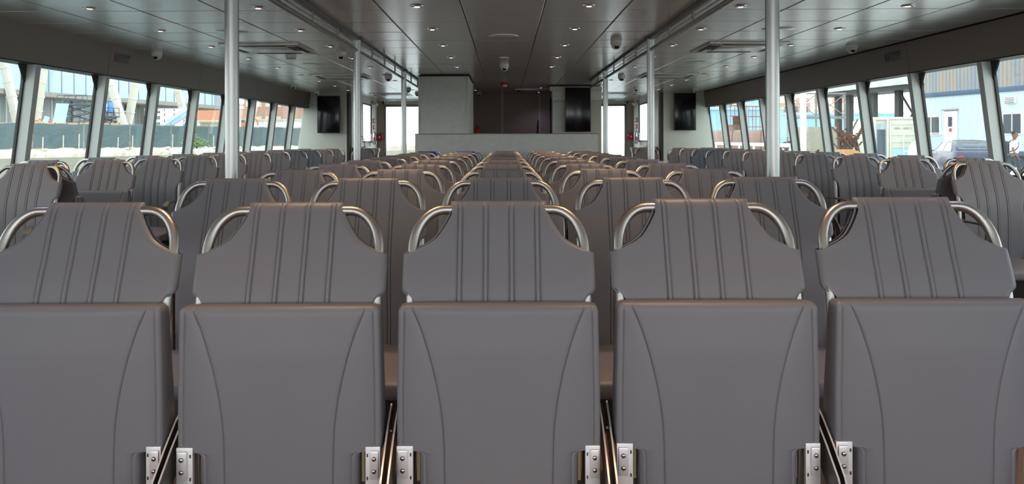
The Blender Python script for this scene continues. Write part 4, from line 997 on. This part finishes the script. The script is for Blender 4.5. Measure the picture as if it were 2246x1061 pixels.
# person walking past the site office
def skin(name, m, parent, nodes, edges, lvl=2):
    me = bpy.data.meshes.new(name); me.from_pydata([n[0] for n in nodes], edges, []); me.materials.append(m)
    o = bpy.data.objects.new(name, me); COL.objects.link(o); o.parent = parent
    sk = o.modifiers.new('skin', 'SKIN'); sk.use_smooth_shade = True
    for v, nd in zip(me.skin_vertices[0].data, nodes):
        r = nd[1]; v.radius = r if hasattr(r, '__len__') else (r, r)
    me.skin_vertices[0].data[0].use_root = True
    ss = o.modifiers.new('smooth', 'SUBSURF'); ss.levels = ss.render_levels = lvl
    return o
def chain(n, start=0): return [(i, i+1) for i in range(start, start+n-1)]
def person(loc, rz, label, skinm, shirtm, trousm, hairm, s=1., bag=False, helmet=None):
    t = empty('person', loc, label, 'person', rz=rz); t.scale = (s, s, s)
    # faces local +X; left is +Y
    N = [((.0,0,.93),(.12,.15)), ((.0,0,1.08),(.115,.14)), ((.01,0,1.25),(.125,.16)), ((.0,0,1.40),(.10,.15)), ((0,0,1.49),(.055,.058)), ((.02,0,1.545),(.062,.062)), ((.032,0,1.61),(.098,.086)), ((.02,0,1.69),(.118,.095)), ((.015,0,1.735),(.085,.08))]
    E = chain(9)
    def limb(root, pts):
        i0 = len(N); N.extend(pts); E.append((root, i0)); E.extend(chain(len(pts), i0))
    limb(3, [((0,-.17,1.42),.052), ((-.01,-.22,1.28),.046), ((-.02,-.235,1.12),.038), ((.06,-.24,.98),.033), ((.13,-.235,.88),.026), ((.155,-.23,.82),(.02,.036))])
    limb(3, [((0,.17,1.42),.052), ((.01,.22,1.28),.046), ((-.02,.24,1.13),.038), ((.0,.24,.98),.033), ((.04,.235,.88),.026), ((.06,.23,.82),(.02,.036))])
    limb(0, [((.02,-.09,.86),.095), ((.12,-.09,.66),.075), ((.16,-.09,.50),.058), ((.14,-.09,.32),.052), ((.10,-.09,.10),.036), ((.18,-.09,.045),(.034,.04)), ((.25,-.09,.035),(.025,.038))])
    limb(0, [((-.02,.09,.86),.095), ((-.06,.09,.66),.075), ((-.08,.09,.50),.058), ((-.17,.09,.34),.052), ((-.28,.09,.14),.036), ((-.22,.09,.055),(.034,.04)), ((-.15,.09,.035),(.025,.038))])
    body = skin('body', skinm, t, N, E)
    for sgn, base in ((-1, Vector((.165,-.23,.80))), (1, Vector((.07,.23,.80)))):
        nodes = []; ed = []
        for k, (dx, L) in enumerate(((.030,.062),(.011,.072),(-.009,.068),(-.028,.054))):
            i0 = len(nodes); b = base+Vector((dx, 0, .015))
            nodes += [(tuple(b), .0095), (tuple(b+Vector((.004,-sgn*.004,-L*.5))), .009), (tuple(b+Vector((.002,-sgn*.02,-L*.9))), .008)]; ed += chain(3, i0)
            if k: ed.append((0, i0))
        i0 = len(nodes); b = base+Vector((.03,-sgn*.008,.03)); nodes += [(tuple(b), .010), (tuple(b+Vector((.022,-sgn*.016,-.02))), .0095), (tuple(b+Vector((.028,-sgn*.024,-.045))), .0085)]; ed += chain(3, i0)+[(0, i0)]
        skin('hand', skinm, t, nodes, ed, 1)
    sh = [((0,0,.97),(.155,.19)), ((0,0,1.08),(.165,.19)), ((.012,0,1.25),(.165,.205)), ((0,0,1.38),(.135,.19)), ((0,0,1.46),(.08,.085)),
          ((0,-.19,1.41),.068), ((-.01,-.225,1.30),.065), ((-.015,-.24,1.19),.062), ((0,.19,1.41),.068), ((.01,.225,1.30),.065), ((0,.24,1.19),.062)]
    skin('shirt', shirtm, t, sh, chain(5)+[(3,5),(5,6),(6,7),(3,8),(8,9),(9,10)])
    tr = [((0,0,.965),(.158,.188)), ((.02,-.09,.84),.105), ((.12,-.09,.66),.088), ((.16,-.09,.50),.074), ((.14,-.09,.32),.068), ((.105,-.09,.11),.062), ((-.02,.09,.84),.105), ((-.06,.09,.66),.088), ((-.08,.09,.50),.074), ((-.17,.09,.34),.068), ((-.27,.09,.155),.062)]
    skin('trousers', trousm, t, tr, [(0,1)]+chain(5,1)+[(0,6)]+chain(5,6))
    skin('hair', hairm, t, [((-.045,0,1.655),(.085,.088)), ((-.02,0,1.71),(.108,.098)), ((.02,0,1.745),(.098,.088)), ((.055,0,1.755),(.05,.06))], chain(4))
    MB().lathe([(.012,0),(.014,.02),(.004,.035)], n=8, M=Matrix.Rotation(R(90), 3, 'Y'), c=(.108,0,1.635), m=skinm).build('nose', parent=t)
    for y in (-.03,.03): MB().lathe([(.011,-.004),(.011,.004)], n=8, M=Matrix.Rotation(R(90), 3, 'Y'), c=(.106,y,1.665), m=BLACK).build('eye', parent=t)
    MB().box((.102,0,1.597), (.014,.045,.010), .004, m=RED if skinm is SKINL else RUST).build('mouth', parent=t)
    for y in (-.082,.082): MB().box((.0,y*.95,1.645), (.03,.016,.055), .006, m=skinm).build('ear', parent=t)
    if helmet: MB().lathe([(.125,0),(.12,.05),(.09,.10),(.02,.125)], n=20, c=(.02,0,1.70), m=helmet).build('helmet', parent=t)
    for x, y, z in ((.19,-.09,.04),(-.2,.09,.05)): MB().box((x,y,z), (.29,.10,.085), .03, m=BLACK).build('shoe', parent=t)
    return t
pw = person((P(2224,VY,26.6).x, 26.6, ZR-.03), R(-38), 'person walking in a white short-sleeved shirt and dark trousers', SKIN, SHIRT, TROU, HAIR, 1.0)
t = empty('backpack', pw.location, 'dark backpack on the back of the walking person', 'bag', rz=R(-38))
MB().box((-.235,0,1.20), (.18,.30,.46), .07, m=BAG).build('pack', parent=t); MB().box((-.34,0,1.10), (.07,.22,.22), .03, m=BAG).build('front_pocket', parent=t)
for y in (-.12,.12): MB().sweep([(-.15,y,1.38),(-.08,y,1.455),(.03,y,1.455),(.115,y,1.37),(.135,y*1.1,1.24),(.06,y*1.5,1.12),(-.13,y*1.3,1.05)], .018, 8, m=BAG).build('shoulder_strap', parent=t)
person((P(88,VY,74).x, 74, ZL+1.2), R(200), 'person in a green safety vest and white helmet behind the left fence', SKINL, GREENV, BLUEP, HAIR, 1.0, helmet=WPAINT)
o = MB().box((0,0,.6), (1.4,1.4,1.2), .04, m=SLAB).build('work_platform'); o.location = (P(88,VY,74).x, 74, ZL); top(o, 'low grey work platform under the person in the green vest', 'platform')
o = MB().box((0,0,1.1), (4.2,2.4,2.2), .04, m=SLAB).build('earth_mound'); o.location = at(540, 125); top(o, 'grey block mound under the orange excavator right of the pole', 'mound')
# lettering turned into meshes
dg = None
for cu, par, loc, rot in LETTERS:
    o = bpy.data.objects.new('lettering', cu); COL.objects.link(o); bpy.context.view_layer.update()
    me = bpy.data.meshes.new_from_object(o.evaluated_get(bpy.context.evaluated_depsgraph_get())); bpy.data.objects.remove(o)
    o = bpy.data.objects.new('lettering', me); COL.objects.link(o); o.parent = par; o.location = loc; o.rotation_euler = rot
# ------------------------------------------------------------------ world, camera
w = bpy.data.worlds.new('sky'); bpy.context.scene.world = w; w.use_nodes = True
nt = w.node_tree; bg = nt.nodes['Background']
tc = nt.nodes.new('ShaderNodeTexCoord'); sp = nt.nodes.new('ShaderNodeSeparateXYZ'); cr = nt.nodes.new('ShaderNodeValToRGB')
nt.links.new(tc.outputs['Generated'], sp.inputs[0]); nt.links.new(sp.outputs['Z'], cr.inputs['Fac']); nt.links.new(cr.outputs['Color'], bg.inputs['Color'])
e = cr.color_ramp.elements; e[0].position = 0; e[0].color = (.97,.98,1,1); e[1].position = .8; e[1].color = (.84,.91,1,1)
bg.inputs['Strength'].default_value = 3.6
cam = bpy.data.cameras.new('camera'); co = bpy.data.objects.new('camera', cam); COL.objects.link(co)
cam.sensor_width = 36; cam.lens = 36*F/2246; cam.shift_x = (1123-VX)/2246; cam.shift_y = -(530.5-VY)/2246
cam.clip_start = .05; cam.clip_end = 2000
co.location = EYE; co.rotation_euler = (Matrix.Rotation(R(90), 3, 'X') @ Matrix.Rotation(-.003, 3, 'Z')).to_euler()
sc = bpy.context.scene; sc.camera = co
sc.view_settings.view_transform = 'Standard'; sc.view_settings.look = 'None'; sc.view_settings.gamma = 1; sc.view_settings.exposure = .42; sc.view_settings.use_curve_mapping = False
